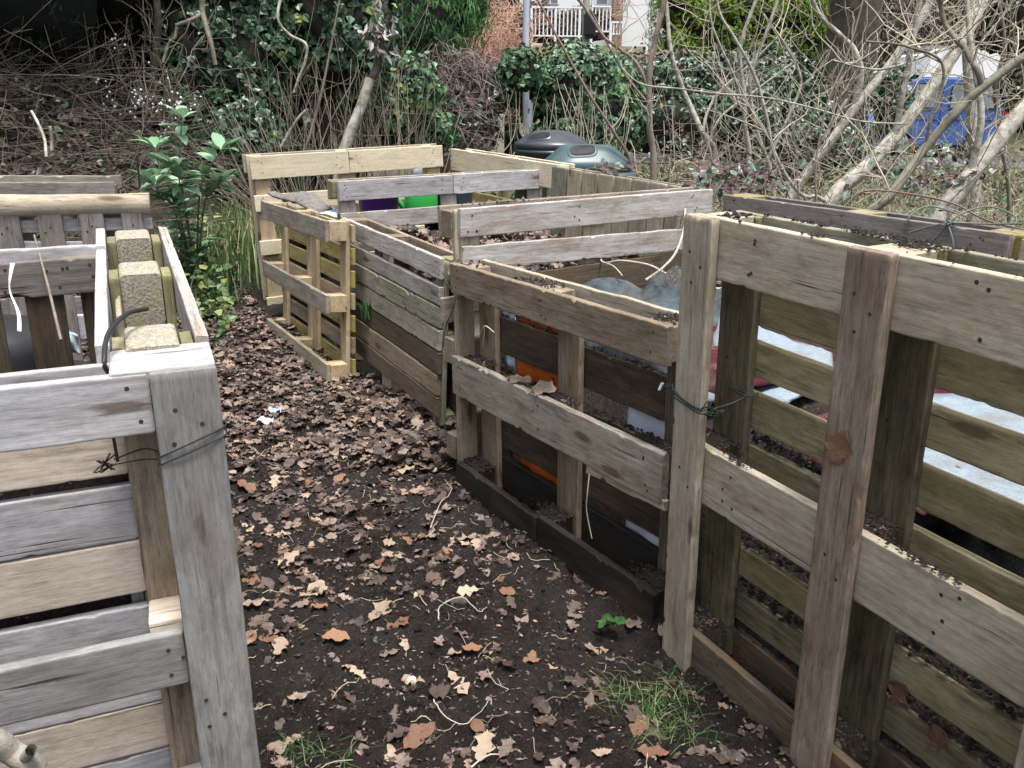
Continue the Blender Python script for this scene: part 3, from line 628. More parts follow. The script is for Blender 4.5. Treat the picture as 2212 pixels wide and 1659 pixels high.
scrap(1612-1080+358,1466,.014,plain('white_scrap',(.8,.8,.78)),'tiny white scrap on the mud in the path middle')
# ---- grass
def blades(n,cx,cy,rx,ry,h,tints,wd=.0018,lean=.5,h0=None,zf=ground_h,pts=None,z0=0.):
    xs=rng.normal(cx,rx,n) if pts is None else pts[:,0]; ys=rng.normal(cy,ry,n) if pts is None else pts[:,1]; n=len(xs)
    hh=h*rng.uniform(.45,1.1,n); an=rng.uniform(0,6.28,n); ln=rng.uniform(.1,1,n)*lean
    zs=zf(xs,ys)+z0; V=np.zeros((n,5,3)); dx,dy=np.cos(an),np.sin(an); px,py=-dy*wd,dx*wd
    for k,(t_,w_) in enumerate(((0,1),(.5,.8))):
        ox=dx*hh*ln*t_**1.8; oy=dy*hh*ln*t_**1.8; oz=hh*t_*(1-.25*ln*t_)
        V[:,2*k,:]=np.stack([xs+ox+px*w_,ys+oy+py*w_,zs+oz],1); V[:,2*k+1,:]=np.stack([xs+ox-px*w_,ys+oy-py*w_,zs+oz],1)
    V[:,4,:]=np.stack([xs+dx*hh*ln,ys+dy*hh*ln,zs+hh*(1-.35*ln)],1)
    b=np.arange(n)[:,None]*5; Fs=np.concatenate([b+[0,1,3],b+[0,3,2],b+[2,3,4]]).astype(int)
    tn=np.repeat(rng.uniform(tints[0],tints[1],n),5); return V.reshape(-1,3),Fs,tn
GR=plain('grass_blade',None or (.1,.2,.05),sc=3,rough=.5,attr=[(0,(.03,.075,.02)),(.45,(.065,.14,.04)),(.75,(.16,.21,.08)),(1,(.42,.36,.2))],trans=.25)
for (px,py,s,n_,lab) in [(1395,1490,.055,300,'leafy grass tuft left of the foot of the wire tied post'),(1440,1500,.03,160,'small grass tuft at the foot of the post'),(1455,1560,.045,190,'grass tuft growing lower down in front of the near pallet'),(1330,1500,.035,70,'thin grass tuft nearest the middle of the mud'),(640,1610,.04,60,'sparse grass sprigs beside the slate end slat'),(690,1645,.035,60,'sparse grass sprigs at the bottom edge of the photo')]:
    P=atz(px,py,.02); V,Fs,tn=blades(int(n_*.42),P[0],P[1],s*1.05,s*.9,.055,(.0,.85),.0009,3.2); tag(link('grass_tuft',mesh('tuft',V,Fs,GR,tint=tn)),lab,'grass tuft')
# dock leaf
P=atz(1320,1345,.04); DL=plain('dock_green',(.045,.12,.03),(.07,.17,.045),20,.45,trans=.2)
e=empty('weed_plant',tuple(P)); tag(e,'small bright green weed with drooping leaves in front of the blackened board','weed')
for k,(dx,dy,L,a) in enumerate([(.0,.0,.06,1.2),(.02,-.01,.06,-.9),(-.02,-.01,.055,-2.3)]):
    V,Fc=leaf_shape('beech',L,300+k); o=link('leaf',mesh('leaf',V,Fc,DL,tint=np.zeros(len(V))),e); o.location=(dx,dy,.01); o.rotation_euler=(.5,.5*(-1)**k,a)
# ================================================================== BAY CONTENTS
def heap(name,corners,z,amp,m,label,cat,seed=0,n_=60,dz=None,kind='stuff',thick=None,par=None):
    """bilinear patch of four ground corners (a,b,c,d) with noisy height, closed to the ground"""
    a,b_,c,d=[np.array(q,float) for q in corners]; u,v=np.meshgrid(np.linspace(0,1,n_),np.linspace(0,1,n_))
    X_=(a[0]*(1-u)+b_[0]*u)*(1-v)+(d[0]*(1-u)+c[0]*u)*v; Y_=(a[1]*(1-u)+b_[1]*u)*(1-v)+(d[1]*(1-u)+c[1]*u)*v
    Z_=z+vn(X_+seed,Y_,3)*amp+vn(X_,Y_+seed,9)*amp*.5+vn(X_,Y_,28)*amp*.25+vn(X_,Y_,70)*amp*.12
    if dz is not None: Z_=Z_+dz(u,v)
    V=np.stack([X_.ravel(),Y_.ravel(),Z_.ravel()],1); i=np.arange(n_-1)[None,:]; j=np.arange(n_-1)[:,None]*n_
    Fq=np.stack([i+j,i+j+1,i+j+1+n_,i+j+n_],-1).reshape(-1,4).tolist()
    ring=[k for k in range(n_)]+[k*n_+n_-1 for k in range(1,n_)]+[n_*n_-1-k for k in range(1,n_)]+[(n_-1-k)*n_ for k in range(1,n_-1)]
    base=len(V); zb=0. if thick is None else None
    low=V[ring].copy(); low[:,2]=0. if thick is None else low[:,2]-thick
    mid=(V[ring]*2+low)/3 if thick is None else None
    V=np.vstack([V,low]); k=len(ring)
    for q in range(k): Fq.append([ring[q],base+q,base+(q+1)%k,ring[(q+1)%k]])
    if thick is not None:
        und=V[:n_*n_].copy(); und[:,2]-=thick; b2=len(V); V=np.vstack([V,und]); 
        Fq+= [[b2+f[0],b2+f[3],b2+f[2],b2+f[1]] for f in Fq[:(n_-1)*(n_-1)]]
    o=link(name,mesh(name,V,Fq,m),par); 
    if label: tag(o,label,cat,kind=kind)
    return o,(X_,Y_,Z_)
def soilmat():
    n=NT('black_compost_soil',.75,.35); o=n.oc(); f=n.noise(o,60,6,.7); c=n.mix(n.ramp(f,.35,.7),(.012,.009,.008),(.055,.04,.032)); c=n.mix(n.ramp(n.noise(o,120,3),.68,.72),c,(.3,.26,.2)); n.col(c); n.bump(f,1.,.02); return n.m
SOIL=soilmat()
# near + middle bay share one heap, between D2 / E / F / R2
heap('compost_heap',[(.0,3.22),(.60,2.12),(1.60,2.72),(.98,3.78)],.56,.10,SOIL,'black compost filling the bay behind the soil topped pallet','compost',3)
heap('compost_heap',[(.62,2.10),(1.06,1.25),(2.0,1.9),(1.58,2.70)],.50,.10,SOIL,'black compost behind the large near right pallet','compost',5,dz=lambda u,v:-.02*u)
o,(hx,hy,hz)=heap('compost_heap',[(-.80,4.92),(-.18,3.45),(.70,4.12),(.12,5.45)],.66,.12,SOIL,'compost in the second bay under a layer of dead leaves','compost',9)
k=rng.integers(0,60,(1300,2)); pts=[(hx[a,b_],hy[a,b_],hz[a,b_]+rnd.random()*.03) for a,b_ in k]
litter('leaf_pile',pts,(.05,.10),'heap of crumpled brown leaves filling the bay between the two grey dividers','leaf pile',tilt=.7,tr=(.2,1))
heap('compost_heap',[(-1.55,5.75),(-.98,5.25),(.0,5.85),(-.52,6.4)],.57,.08,SOIL,'low compost in the farthest bay under the purple tub','compost',12)
heap('compost_heap',[(-1.95,1.75),(-1.2,2.0),(-1.3,2.14),(-2.0,1.95)],.3,.08,SOIL,'compost in the near left bay','compost',14)
heap('compost_heap',[(-2.3,2.35),(-1.24,2.6),(-1.45,3.3),(-2.5,3.0)],.45,.10,SOIL,'compost in the second bay on the left','compost',15)
# behind L1 the heap pressed to the deck boards
heap('compost_heap',[(-1.55,1.16),(-.72,1.52),(-.80,1.72),(-1.65,1.36)],.80,.05,SOIL,'compost pressed against the back of the near left pallet','compost',16,n_=30)
# crumbs of soil on ledges -------------------------------------------------
def crumbs(name,pts,size,lab,m=None,par=None):
    VV=[];FF=[];b=0; ico=np.array([(0,0,1),(.9,0,.1),(.3,.85,.1),(-.7,.5,.1),(-.7,-.5,.1),(.3,-.85,.1),(0,0,-.6)])
    fc=[(0,1,2),(0,2,3),(0,3,4),(0,4,5),(0,5,1),(6,2,1),(6,3,2),(6,4,3),(6,5,4),(6,1,5)]
    for (x,y,z) in pts:
        s=rnd.uniform(*size)*(1 if rnd.random()<.85 else 1.7); j=1+rng.normal(0,.28,(7,3)); V=ico*j*s; a=rnd.uniform(0,6.28)
        V=V@np.array([[math.cos(a),-math.sin(a),0],[math.sin(a),math.cos(a),0],[0,0,.8]]); VV.append(V+[x,y,z+s*.35]); FF+=[(p+b,q+b,r_+b) for p,q,r_ in fc]; b+=7
    o=link(name,mesh(name,np.concatenate(VV),np.array(FF),m or SOIL,smooth=False),par); tag(o,lab,'soil crumbs',kind='stuff'); return o
def in_pose(P,pts): return [tuple(P@Vector(q)) for q in pts]
PF=pose((.441,2.026,0),-62.6,2.158,.721); PE=pose((-.208,3.047,0),-57,1.13,-.6); PD2=pose((-.13,3.2,0),34.6,0,-.7)
L=[]
def strip(x0,x1,y0,y1,z,n_,cl=0): 
    c0=rnd.uniform(x0,x1)
    for _ in range(n_):
        x=rnd.uniform(x0,x1) if not cl else rnd.gauss(x0,x1)
        L.append((x,rnd.uniform(y0,y1),z))
strip(.10,.5,.121,.14,1.178,24); strip(.40,.04,.10,.142,1.180,80,1); strip(.5,.03,.07,.142,1.180,80,1); strip(.55,.03,.06,.13,1.180,60,1); strip(.22,.03,.122,.14,1.178,40,1); strip(.36,.012,.0,.02,1.181,30,1); strip(.0,1.0,.0,.02,1.181,9); strip(.8,.06,.0,.02,1.181,10,1); strip(.5,1.0,.122,.14,1.178,20); strip(.05,.1,.02,.1,1.178,60)
for x in (.05,.52,1.0): strip(x,.04,.022,.1,.622,420,1); strip(x,.05,.025,.11,.1,420,1)
strip(0,1.04,.0,.021,.634,8); strip(.2,.02,.0,.02,.634,30,1);strip(.72,.03,.0,.02,.634,60,1)
strip(.12,.45,.03,.11,.02,600); strip(.58,.95,.03,.11,.02,600)
crumbs('soil_crumbs',in_pose(PF,L),(.0015,.0055),'black soil crumbs on the ledges of the near right pallet')
L=[]
for x in (.05,.55,1.06): strip(x,.03,.025,.1,.868,26,1); strip(x,.045,.025,.1,.512,300,1); strip(x,.04,.03,.1,.1,300,1)
strip(0,1.13,.13,.147,.687,90);strip(0,1.13,.13,.17,.478,420);strip(0,1.13,.13,.17,.318,420); strip(.3,.2,.13,.16,.7,60,1); strip(0,1.12,.03,.12,.01,300); strip(.11,.03,.0,.1,.52,70,1); strip(1.08,.03,.03,.12,.872,90,1); strip(.45,.05,.03,.12,.87,60,1)
crumbs('soil_crumbs',in_pose(PE,L),(.002,.007),'black soil crumbs on the ledges of the middle right pallet')
# soil bulging through F deck gaps
L=[]
for z in (.09,.21,.345,.49): 
    for _ in range(320): L.append((rnd.uniform(0,1.04),rnd.uniform(.135,.17)-.02*rnd.random(),z+rnd.uniform(-.005,.028)))
for _ in range(150): L.append((rnd.uniform(.1,.45),rnd.uniform(.125,.16),.625+rnd.uniform(0,.02)))
crumbs('soil_crumbs',in_pose(PF,L),(.004,.010),'soil bulging through the gaps between the near pallet slats')
L=[]; strip(.5,.12,.02,.11,1.045,60,1); strip(.2,.1,.11,.14,1.05,60,1)
crumbs('soil_crumbs',in_pose(PD2,L),(.003,.007),'brown crumbs along the top of the silver grey divider',m=plain('brown_crumb',(.12,.085,.06),(.2,.15,.11),60,.9))
# carpets -------------------------------------------------------------------
def felt(name,c1,c2,st=None,sc=30):
    n=NT(name,1.,.0); o=n.oc(); f=n.noise(o,sc,6,.7); f2=n.noise(o,260,3,.7); c=n.mix(n.ramp(f,.35,.65),c1,c2); c=n.mix(n.ramp(f2,.55,.75,0,.5),c,tuple(min(1,q*1.7) for q in c2))
    if st: c=n.mix(n.math('MULTIPLY',n.ramp(n.noise(o,7,5,.65),.5,.66),.7),c,st)
    n.col(c); n.bump(f2,.8,.006); return n.m
MAR=felt('maroon_carpet',(.055,.014,.019),(.10,.03,.037),(.2,.13,.12)); BLU=felt('blue_grey_felt',(.045,.058,.065),(.095,.118,.13),(.11,.10,.09)); LBL=felt('pale_blue_felt',(.22,.27,.31),(.28,.335,.38),(.2,.2,.19),60); DFE=felt('dark_green_felt',(.07,.085,.085),(.14,.16,.16))
o,_=heap('maroon_carpet',[(.02,3.25),(.62,2.2),(1.60,2.75),(.98,3.75)],.645,.03,MAR,'maroon carpet spread over the compost behind the middle pallet','carpet',2,thick=.012,kind='thing',dz=lambda u,v:.03*np.sin(u*6)*v+.05*(v>.0)*(1-v))
o,_=heap('maroon_carpet',[(.66,2.12),(.88,1.66),(1.75,2.2),(1.62,2.72)],.60,.03,MAR,'maroon carpet folded down behind the near right pallet','carpet',4,thick=.012,kind='thing')
# blue-grey felt lying from the fold to the near right
def sheet(name,grid,thick,m,label,cat,sub=4,nz=.006,ragged=.0):
    G=np.array(grid,float); r_,c_n=G.shape[:2]
    def dens(A):  # catmull along axis0
        return np.stack([bez(A[:,k],sub) for k in range(A.shape[1])],1)
    if sub>1: G=dens(G); G=dens(G.transpose(1,0,2)).transpose(1,0,2)
    r_,c_n=G.shape[:2]
    G=G.copy(); G[:,:,2]+=vn(G[:,:,0],G[:,:,1],12)*nz*2+vn(G[:,:,0],G[:,:,1],40)*nz
    if ragged:
        for k in range(r_):
            G[k,0]+=(G[k,1]-G[k,0])*rnd.uniform(-.6,.6)*ragged; G[k,-1]+=(G[k,-2]-G[k,-1])*rnd.uniform(-.6,.6)*ragged
    dx=np.gradient(G,axis=0); dy=np.gradient(G,axis=1); N=np.cross(dx,dy); N/=np.linalg.norm(N,axis=2,keepdims=True)+1e-9
    top=G.reshape(-1,3); bot=(G-N*thick).reshape(-1,3); V=np.vstack([top,bot]); n_=len(top); Fs=[]
    idx=lambda a,b:a*c_n+b
    for a in range(r_-1):
        for b in range(c_n-1):
            f=[idx(a,b),idx(a+1,b),idx(a+1,b+1),idx(a,b+1)]; Fs.append(f); Fs.append([q+n_ for q in f[::-1]])
    ring=[idx(0,b) for b in range(c_n)]+[idx(a,c_n-1) for a in range(1,r_)]+[idx(r_-1,b) for b in range(c_n-2,-1,-1)]+[idx(a,0) for a in range(r_-2,0,-1)]
    for q in range(len(ring)): a,b=ring[q],ring[(q+1)%len(ring)]; Fs.append([a,b,b+n_,a+n_])
    o=link(name,mesh(name,V,Fs,m))
    if label: tag(o,label,cat)
    return o
Pz=lambda px,py,z:atz(px,py,z)
# raised crumpled fold seen over the middle pallet
n1,n2=64,56; G=np.zeros((n2,n1,3)); A_,B_=Pz(1252,632,.68),Pz(1575,640,.70); C_,D_=Pz(1700,850,.62),Pz(1345,800,.60)
for j in range(n2):
    for i in range(n1):
        u,v=i/(n1-1),j/(n2-1); p_=(A_*(1-u)+B_*u)*(1-v)+(D_*(1-u)+C_*u)*v
        uu=u+.05*math.sin(v*5); amp=.075*abs(math.sin(2.15*math.pi*uu+.35))**.8+.02
        z=amp*math.exp(-((v-.10-.05*math.sin(u*9))/.16)**2)+.028*math.exp(-((v-.42+.25*u)/.05)**2)*math.sin(math.pi*u)+.022*math.exp(-((u-.62-.2*v)/.035)**2)*(1-v)
        z+=.016*fb(u*5+v*3,3,3)+.010*abs(fb(u*9-v*14,8,3))
        G[j,i]=p_+[0,.02*fb(v*6+u*2,11,2),z]
sheet('felt_sheet',G[::-1] if False else G,.009,BLU,'crumpled blue grey felt sheet lying over the maroon carpet','felt sheet',1,.004,.8)
g=[[Pz(1560,672,.69),Pz(1640,700,.69),Pz(1730,740,.70),Pz(1790,748,.71),Pz(1800,772,.69)],
   [Pz(1545,720,.68),Pz(1630,740,.69),Pz(1710,765,.70),Pz(1770,780,.70),Pz(1795,800,.68)],
   [Pz(1530,790,.66),Pz(1610,800,.67),Pz(1680,815,.68),Pz(1730,825,.68),Pz(1770,830,.67)],
   [Pz(1520,860,.64),Pz(1590,860,.65),Pz(1650,860,.66),Pz(1690,868,.66),Pz(1715,862,.66)]]
sheet('felt_sheet',g,.014,LBL,'pale blue felt sheet with a rolled edge behind the large near pallet','felt sheet',5,.006,.4)
g=[[Pz(2010,850,.64),Pz(2080,850,.64),Pz(2160,880,.65),Pz(2260,915,.65),Pz(2350,950,.65)],
   [Pz(1960,910,.63),Pz(2060,930,.63),Pz(2160,950,.63),Pz(2260,985,.63),Pz(2360,1010,.63)],
   [Pz(1930,980,.62),Pz(2040,1000,.62),Pz(2150,1030,.62),Pz(2260,1070,.62),Pz(2370,1100,.62)],
   [Pz(1900,1070,.61),Pz(2010,1090,.61),Pz(2130,1120,.61),Pz(2250,1160,.61),Pz(2380,1190,.61)]]
sheet('felt_sheet',g,.014,LBL,'pale speckled felt seen through the slats at the right edge of the photo','felt sheet',4,.004,.4)
# dark folded felt under the crumple
g=[[Pz(1255,640,.67),Pz(1300,600,.755),Pz(1350,604,.765),Pz(1395,628,.70)],[Pz(1262,655,.66),Pz(1300,640,.69),Pz(1350,650,.69),Pz(1385,660,.68)],[Pz(1290,680,.65),Pz(1320,670,.66),Pz(1355,670,.66),Pz(1380,675,.66)]]
sheet('felt_sheet',g,.01,DFE,'dark underside fold of felt beside the crumpled blue sheet','felt sheet',5,.004,.8)
# dead matted root clump on the felt
ls=[]
P=Pz(1455,600,.84)
for _ in range(260):
    a=rng.normal(0,.028,3)*[1.3,1,.6]; d=rng.normal(0,1,3); d/=np.linalg.norm(d); q=P+a; ls.append((np.array([q,q+d*.012,q+d*.022+rng.normal(0,.004,3)]),.0007))
tag(tube_obj('root_mat',ls,TWIG,seg=3),'matted clump of dry roots on the felt beside the tall post','root mat',kind='stuff')
# the two pale sticks lying on the felt
tag(tube_obj('bare_stick',[(bez([Pz(1259,503,.86),Pz(1290,540,.83),Pz(1303,567,.80),Pz(1340,563,.82),Pz(1400,572,.82),Pz(1440,592,.81)],6),.0045),(bez([Pz(1303,567,.80),Pz(1325,575,.80),Pz(1345,596,.79)],5),.003)],ROOT),'pale forked stick lying from the divider onto the felt','stick')
tag(tube_obj('bare_stick',[(bez([Pz(1480,440,1.0),Pz(1478,490,.95),Pz(1460,545,.88),Pz(1430,580,.83),Pz(1395,605,.79)],6),.005)],ROOT),'pale curved stick standing up against the tall wire tied post','stick')
tag(tube_obj('bare_stick',[(bez([Pz(1545,624,.74),Pz(1600,625,.72),Pz(1640,640,.70)],5),.006)],ROOT),'short white stick on the maroon carpet behind the tall post','stick')
# orange bag and white sheet behind the deck boards of E
def epl(x,y,z): return np.array(PE@Vector((x,y,z)))
ORG=plain('orange_plastic',(.60,.12,.012),(.3,.06,.012),8,.35,.5); WHT=plain('white_sheet',(.55,.58,.66),(.45,.5,.6),6,.5)
def wall_sheet(name,x0,x1,z0,z1,y,m,lab,cat,amp=.006):
    g=[[epl(x0+(x1-x0)*a/5,y+amp*math.sin(a*2.1+b*1.3),z0+(z1-z0)*b/5) for a in range(6)] for b in range(6)]
    return sheet(name,g,.003,m,lab,cat,3,.001)
ob=wall_sheet('plastic_sack',.21,.47,.12,.76,.152,ORG,'orange plastic sack with black print seen through the middle right pallet','sack')
wall_sheet('white_sheet',.82,1.12,.12,.60,.156,WHT,'white plastic sheet showing through the lower gaps of the middle pallet','sheet')
wall_sheet('felt_sheet',.50,1.10,.62,.745,.16,LBL,'pale blue felt edge showing under the top board of the soil topped pallet','felt sheet')
wall_sheet('blue_sheet',.12,.19,.50,.76,.153,plain('pale_blue_plastic',(.55,.62,.75),rough=.4),'narrow pale blue plastic strip beside the orange sack','sheet')
# black lettering on the sack
INK=plain('black_ink',(.02,.015,.012))
def text(s,size,mtx,m,parent,name='lettering',ext=.0004):
    c=bpy.data.curves.new('txt','FONT'); c.body=s; c.size=size; c.extrude=ext; c.align_x='CENTER'; c.align_y='CENTER'
    o=bpy.data.objects.new('txt',c); COL.objects.link(o); dg=bpy.context.evaluated_depsgraph_get(); me=bpy.data.meshes.new_from_object(o.evaluated_get(dg)); COL.objects.unlink(o); bpy.data.objects.remove(o)
    me.materials.clear(); me.materials.append(m); q=link(name,me,parent); q.matrix_world=mtx; return q
bpy.context.view_layer.update()
mt=PE@Matrix.Translation((.435,.142,.49))@Matrix.Rotation(R(90),4,'X')@Matrix.Rotation(R(-90),4,'Z')
text('Henst',.036,mt,INK,ob)
mt=PE@Matrix.Translation((.405,.142,.49))@Matrix.Rotation(R(90),4,'X')@Matrix.Rotation(R(-90),4,'Z')
text('nure',.022,mt,INK,ob)
# brown rotten wood lump seen beside
# ---- far bay: purple tub, green watering can, blue pot, felt rolls
def lathe(prof,seg=28,sx=1,sy=1):
    V=[];Fs=[]
    for r_,z in prof:
        for k in range(seg): a=k*2*math.pi/seg; V.append((r_*math.cos(a)*sx,r_*math.sin(a)*sy,z))
    for i in range(len(prof)-1):
        for k in range(seg): a=i*seg+k;b=i*seg+(k+1)%seg; Fs.append((a,b,b+seg,a+seg))
    return V,Fs
PUR=plain('purple_plastic',(.13,.035,.33),(.11,.03,.28),4,.35,.5); GRN=plain('green_plastic',(.03,.32,.06),(.03,.27,.05),4,.3,.5)
P=at(818,440,5.75); e=empty('plastic_tub',(P[0],P[1],.50)); tag(e,'purple plastic tub standing in the farthest bay','tub')
V,Fs=lathe([(.001,0),(.10,0),(.105,.01),(.135,.36),(.143,.362),(.143,.375),(.132,.375),(.101,.012),(.001,.012)]); link('tub_wall',mesh('tub',V,Fs,PUR),e)
P=at(900,435,5.85); e=empty('watering_can',(P[0],P[1],.60)); tag(e,'bright green watering can lying behind the grey divider','watering can')
V,Fs=lathe([(.001,0),(.085,0),(.09,.02),(.09,.2),(.075,.225),(.04,.235),(.001,.236)],28,1.25,.9); b_=link('can_body',mesh('can',V,Fs,GRN),e); b_.location=(.03,0,.06)
tube_obj('spout',[(np.array([(-.06,0,.12),(-.13,0,.2),(-.19,0,.26)]),np.array([.022,.018,.014]))],GRN,e,12)
tube_obj('handle',[(bez([(.1,0,.27),(.17,0,.3),(.2,0,.2),(.13,0,.1)],6),.012)],GRN,e,10)
P=at(1000,436,6.0); e=empty('plant_pot',(P[0],P[1],.55)); tag(e,'small pale blue pot between the boards of the farthest bay','pot')
V,Fs=lathe([(.001,0),(.05,0),(.07,.32),(.077,.32),(.077,.35),(.067,.35),(.045,.01),(.001,.01)],20); link('pot_wall',mesh('pot',V,Fs,plain('blue_pot',(.35,.5,.7),rough=.4)),e)
P=at(945,432,6.05); V,Fs=lathe([(.001,0),(.09,0),(.11,.3),(.12,.3),(.12,.33),(.1,.33),(.08,.01),(.001,.01)],20); o=link('plant_pot',mesh('pot',V,Fs,plain('black_pot',(.02,.025,.03),rough=.4))); o.location=(P[0],P[1],.55); tag(o,'black round pot behind the green watering can','pot')
# folding grey-blue thing behind the yellow board
P=at(925,372,6.95); o=link('grey_bag',None) if False else None
g=[[at(895+k*12,352+abs(k-2)*2,6.9) for k in range(5)],[at(893+k*13,372,6.88) for k in range(5)],[at(890+k*14,392,6.9) for k in range(5)]]
sheet('rubble_sack',g,.02,plain('grey_blue_plastic',(.3,.33,.4),(.55,.6,.68),30,.4),'grey and white sack behind the fresh yellow pallet','sack',3,.01)
# felt draped over B's far corner
GF=felt('grey_felt',(.12,.11,.105),(.24,.22,.2)); 
g=[[at(578,420,5.7),at(600,428,5.6),at(640,440,5.35),at(670,458,5.05)],[at(585,416,5.75),at(610,420,5.65),at(652,428,5.4),at(690,456,5.05)],[at(600,424,5.8),at(625,428,5.7),at(665,418,5.55),at(712,452,5.15)],[at(612,436,5.85),at(640,440,5.75),at(680,436,5.6),at(722,462,5.2)]]
sheet('felt_sheet',g,.012,GF,'grey felt draped over the honey coloured pallet corner','felt sheet',4,.012,.4)
g=[[at(660,446,5.3),at(690,446,5.25),at(725,452,5.2)],[at(668,452,5.15),at(700,454,5.12),at(727,460,5.1)],[at(676,458,5.0),at(705,462,5.0),at(728,470,4.98)]]
sheet('felt_sheet',g,.006,plain('light_blue_plastic',(.5,.62,.7),(.4,.5,.58),20,.4),'light blue plastic sheet edge beside the draped grey felt','plastic sheet',4,.008)
# left bay: dark barrel edge, blue-white rag
P=atz(30,700,.72); V,Fs=lathe([(.001,0),(.2,0),(.21,.6),(.20,.64),(.15,.68),(.001,.7)],32); o=link('water_butt',mesh('butt',V,Fs,plain('black_barrel',(.012,.012,.014),(.03,.03,.032),10,.45))); o.location=(-1.75,2.75,.02); tag(o,'black round barrel seen through the boards of the left bay','barrel')
g=[[atz(112,690,.62),atz(135,705,.63),atz(165,725,.62)],[atz(120,725,.58),atz(140,732,.6),atz(168,740,.59)],[atz(125,750,.55),atz(145,755,.55),atz(170,765,.55)]]
sheet('rag',g,.006,felt('pale_blue_rag',(.3,.4,.5),(.55,.65,.7)),'pale blue rag between the upright boards on the left','rag',4,.01)
# ---- wires and tags
GW=plain('green_garden_wire',(.02,.035,.025),(.035,.05,.04),rough=.5); BW=plain('black_wire',(.02,.02,.02),rough=.5); WTAG=plain('white_tag',(.78,.78,.84),rough=.5)
def pf(x,y,z): return np.array(PF@Vector((x,y,z)))
ls=[]
for dz in (0,.012,.02): ls.append((bez([pf(-.012,.01,.745+dz),pf(-.006,-.028,.742+dz),pf(.05,-.03,.732+dz*.5),pf(.106,-.028,.728+dz*.6),pf(.11,.0,.73+dz)],5),.0017))
ls.append((bez([pf(.11,.0,.735),pf(.13,.05,.75),pf(.12,.095,.76),pf(.06,.096,.76)],5),.0016)); ls.append((bez([pf(.06,.096,.755),pf(.13,.094,.757),pf(.13,.125,.76)],5),.0016))
for k in range(5): a=rng.normal(0,.012,3); ls.append((bez([pf(.108,-.02,.73)+a,pf(.118,-.01,.745)+a*1.5,pf(.125,.0,.725)-a,pf(.108,-.015,.722)],5),.0015))
for k in range(4): a=rng.normal(0,.006,3); ls.append((bez([pf(-.01,0,.745)+a,pf(-.03,-.02,.76)-a,pf(-.05,-.02,.735)+a],5),.0014))
ls.append((bez([pf(-.01,.01,.75),pf(-.06,.03,.80),pf(-.10,.06,.84)],4),.0016))
e=tube_obj('garden_wire',ls,GW,seg=5); tag(e,'dark green wire twisted around the tall post of the near right pallet','wire')
o=tube_obj('wire_tip',[(np.array([pf(-.052,-.022,.755),pf(-.06,-.025,.735)]),.004)],WTAG,e,6)
PL1=pose((-1.477,.985,0),23.26,.2,-.485)
def p1(x,y,z): return np.array(PL1@Vector((x,y,z)))
ls=[(bez([p1(.88,.10,.79),p1(.93,.08,.81),p1(.957,.0,.83),p1(.96,-.0245,.832),p1(1.06,-.0245,.868),p1(1.068,0,.872)],4),.0015),(bez([p1(.88,.10,.78),p1(.93,.08,.79),p1(.957,.0,.815),p1(.96,-.0245,.818),p1(1.06,-.0245,.852),p1(1.068,0,.857)],4),.0013),
    (bez([p1(.885,.10,.785),p1(.883,.105,.86)],4),.003)]
for k in range(5): a=rng.normal(0,.008,3); ls.append((bez([p1(.87,.1,.785)+a,p1(.86,.09,.79)-a,p1(.875,.095,.775)+a*.5],4),.0016))
tag(tube_obj('wire_tie',ls,BW,seg=5),'thin dark wire tied across the wide slate grey end slat','wire')
tag(tube_obj('thick_wire',[(bez([p1(.895,.05,.965),p1(.892,.03,.99),p1(.9,.1,1.02),p1(.93,.2,1.03),p1(.965,.28,1.02)],6),.0045)],BW,seg=8),'thick grey wire arching over the top of the near left pallet','wire')
PR2=pose((.938,3.94,0),-58.5,0,.6)
def p2(x,y,z): return np.array(PR2@Vector((x,y,z)))
ls=[(bez([p2(.93,-.005,.98),p2(.93,-.003,1.05),p2(.95,.08,1.09),p2(1.05,.16,1.06)],6),.003),(bez([p2(1.1,-.01,1.0),p2(1.1,.0,1.07),p2(1.15,.1,1.11),p2(1.22,.16,1.08),p2(1.25,.1,1.05)],6),.003),
    (bez([p2(.95,-.02,1.0),p2(1.08,-.01,1.05),p2(1.2,.05,1.06),p2(1.5,.1,1.1),p2(1.8,.1,1.15)],6),.0035),(bez([p2(1.09,-.015,1.05),p2(1.06,-.02,1.0),p2(1.02,-.02,.96)],5),.004),(bez([p2(1.09,-.015,1.05),p2(1.12,-.02,1.0),p2(1.13,-.02,.96)],5),.004)]
for k in range(4): a=rng.normal(0,.008,3); ls.append((bez([p2(1.09,-.02,1.05)+a,p2(1.1,0,1.06)-a,p2(1.08,-.01,1.04)+a],4),.0028))
tag(tube_obj('fence_wire',ls,plain('grey_green_wire',(.10,.13,.12),rough=.5),seg=6),'grey green wire looped and knotted over the dark back pallet','wire')
def pe(x,y,z): return np.array(PE@Vector((x,y,z)))
tag(tube_obj('hanging_root',[(bez([pe(.83,-.002,.36),pe(.835,-.012,.3),pe(.83,-.01,.24),pe(.845,.0,.15)],6),.0022)],STRAW),'thin pale string hanging below the middle board of the soil topped pallet','string')
tag(tube_obj('garden_wire',[(bez([pe(-.02,-.03,.56),pe(-.01,-.02,.64),pe(.03,-.0,.74),pe(-.03,.0,.80),pe(-.08,.01,.83)],6),.002),(bez([pe(.03,0,.74),pe(.05,0,.76)],3),.0015)],GW),'thin dark wire with white tips hanging in the gap beside the slatted pallet','wire')
tag(tube_obj('broken_root',[(bez([pe(.22,-.01,.66),pe(.27,-.02,.70),pe(.33,-.02,.69)],5),.002),(bez([pe(.27,-.02,.70),pe(.25,-.02,.62)],4),.0012)],STRAW),'broken pale root caught under the top board of the soil topped pallet','root')
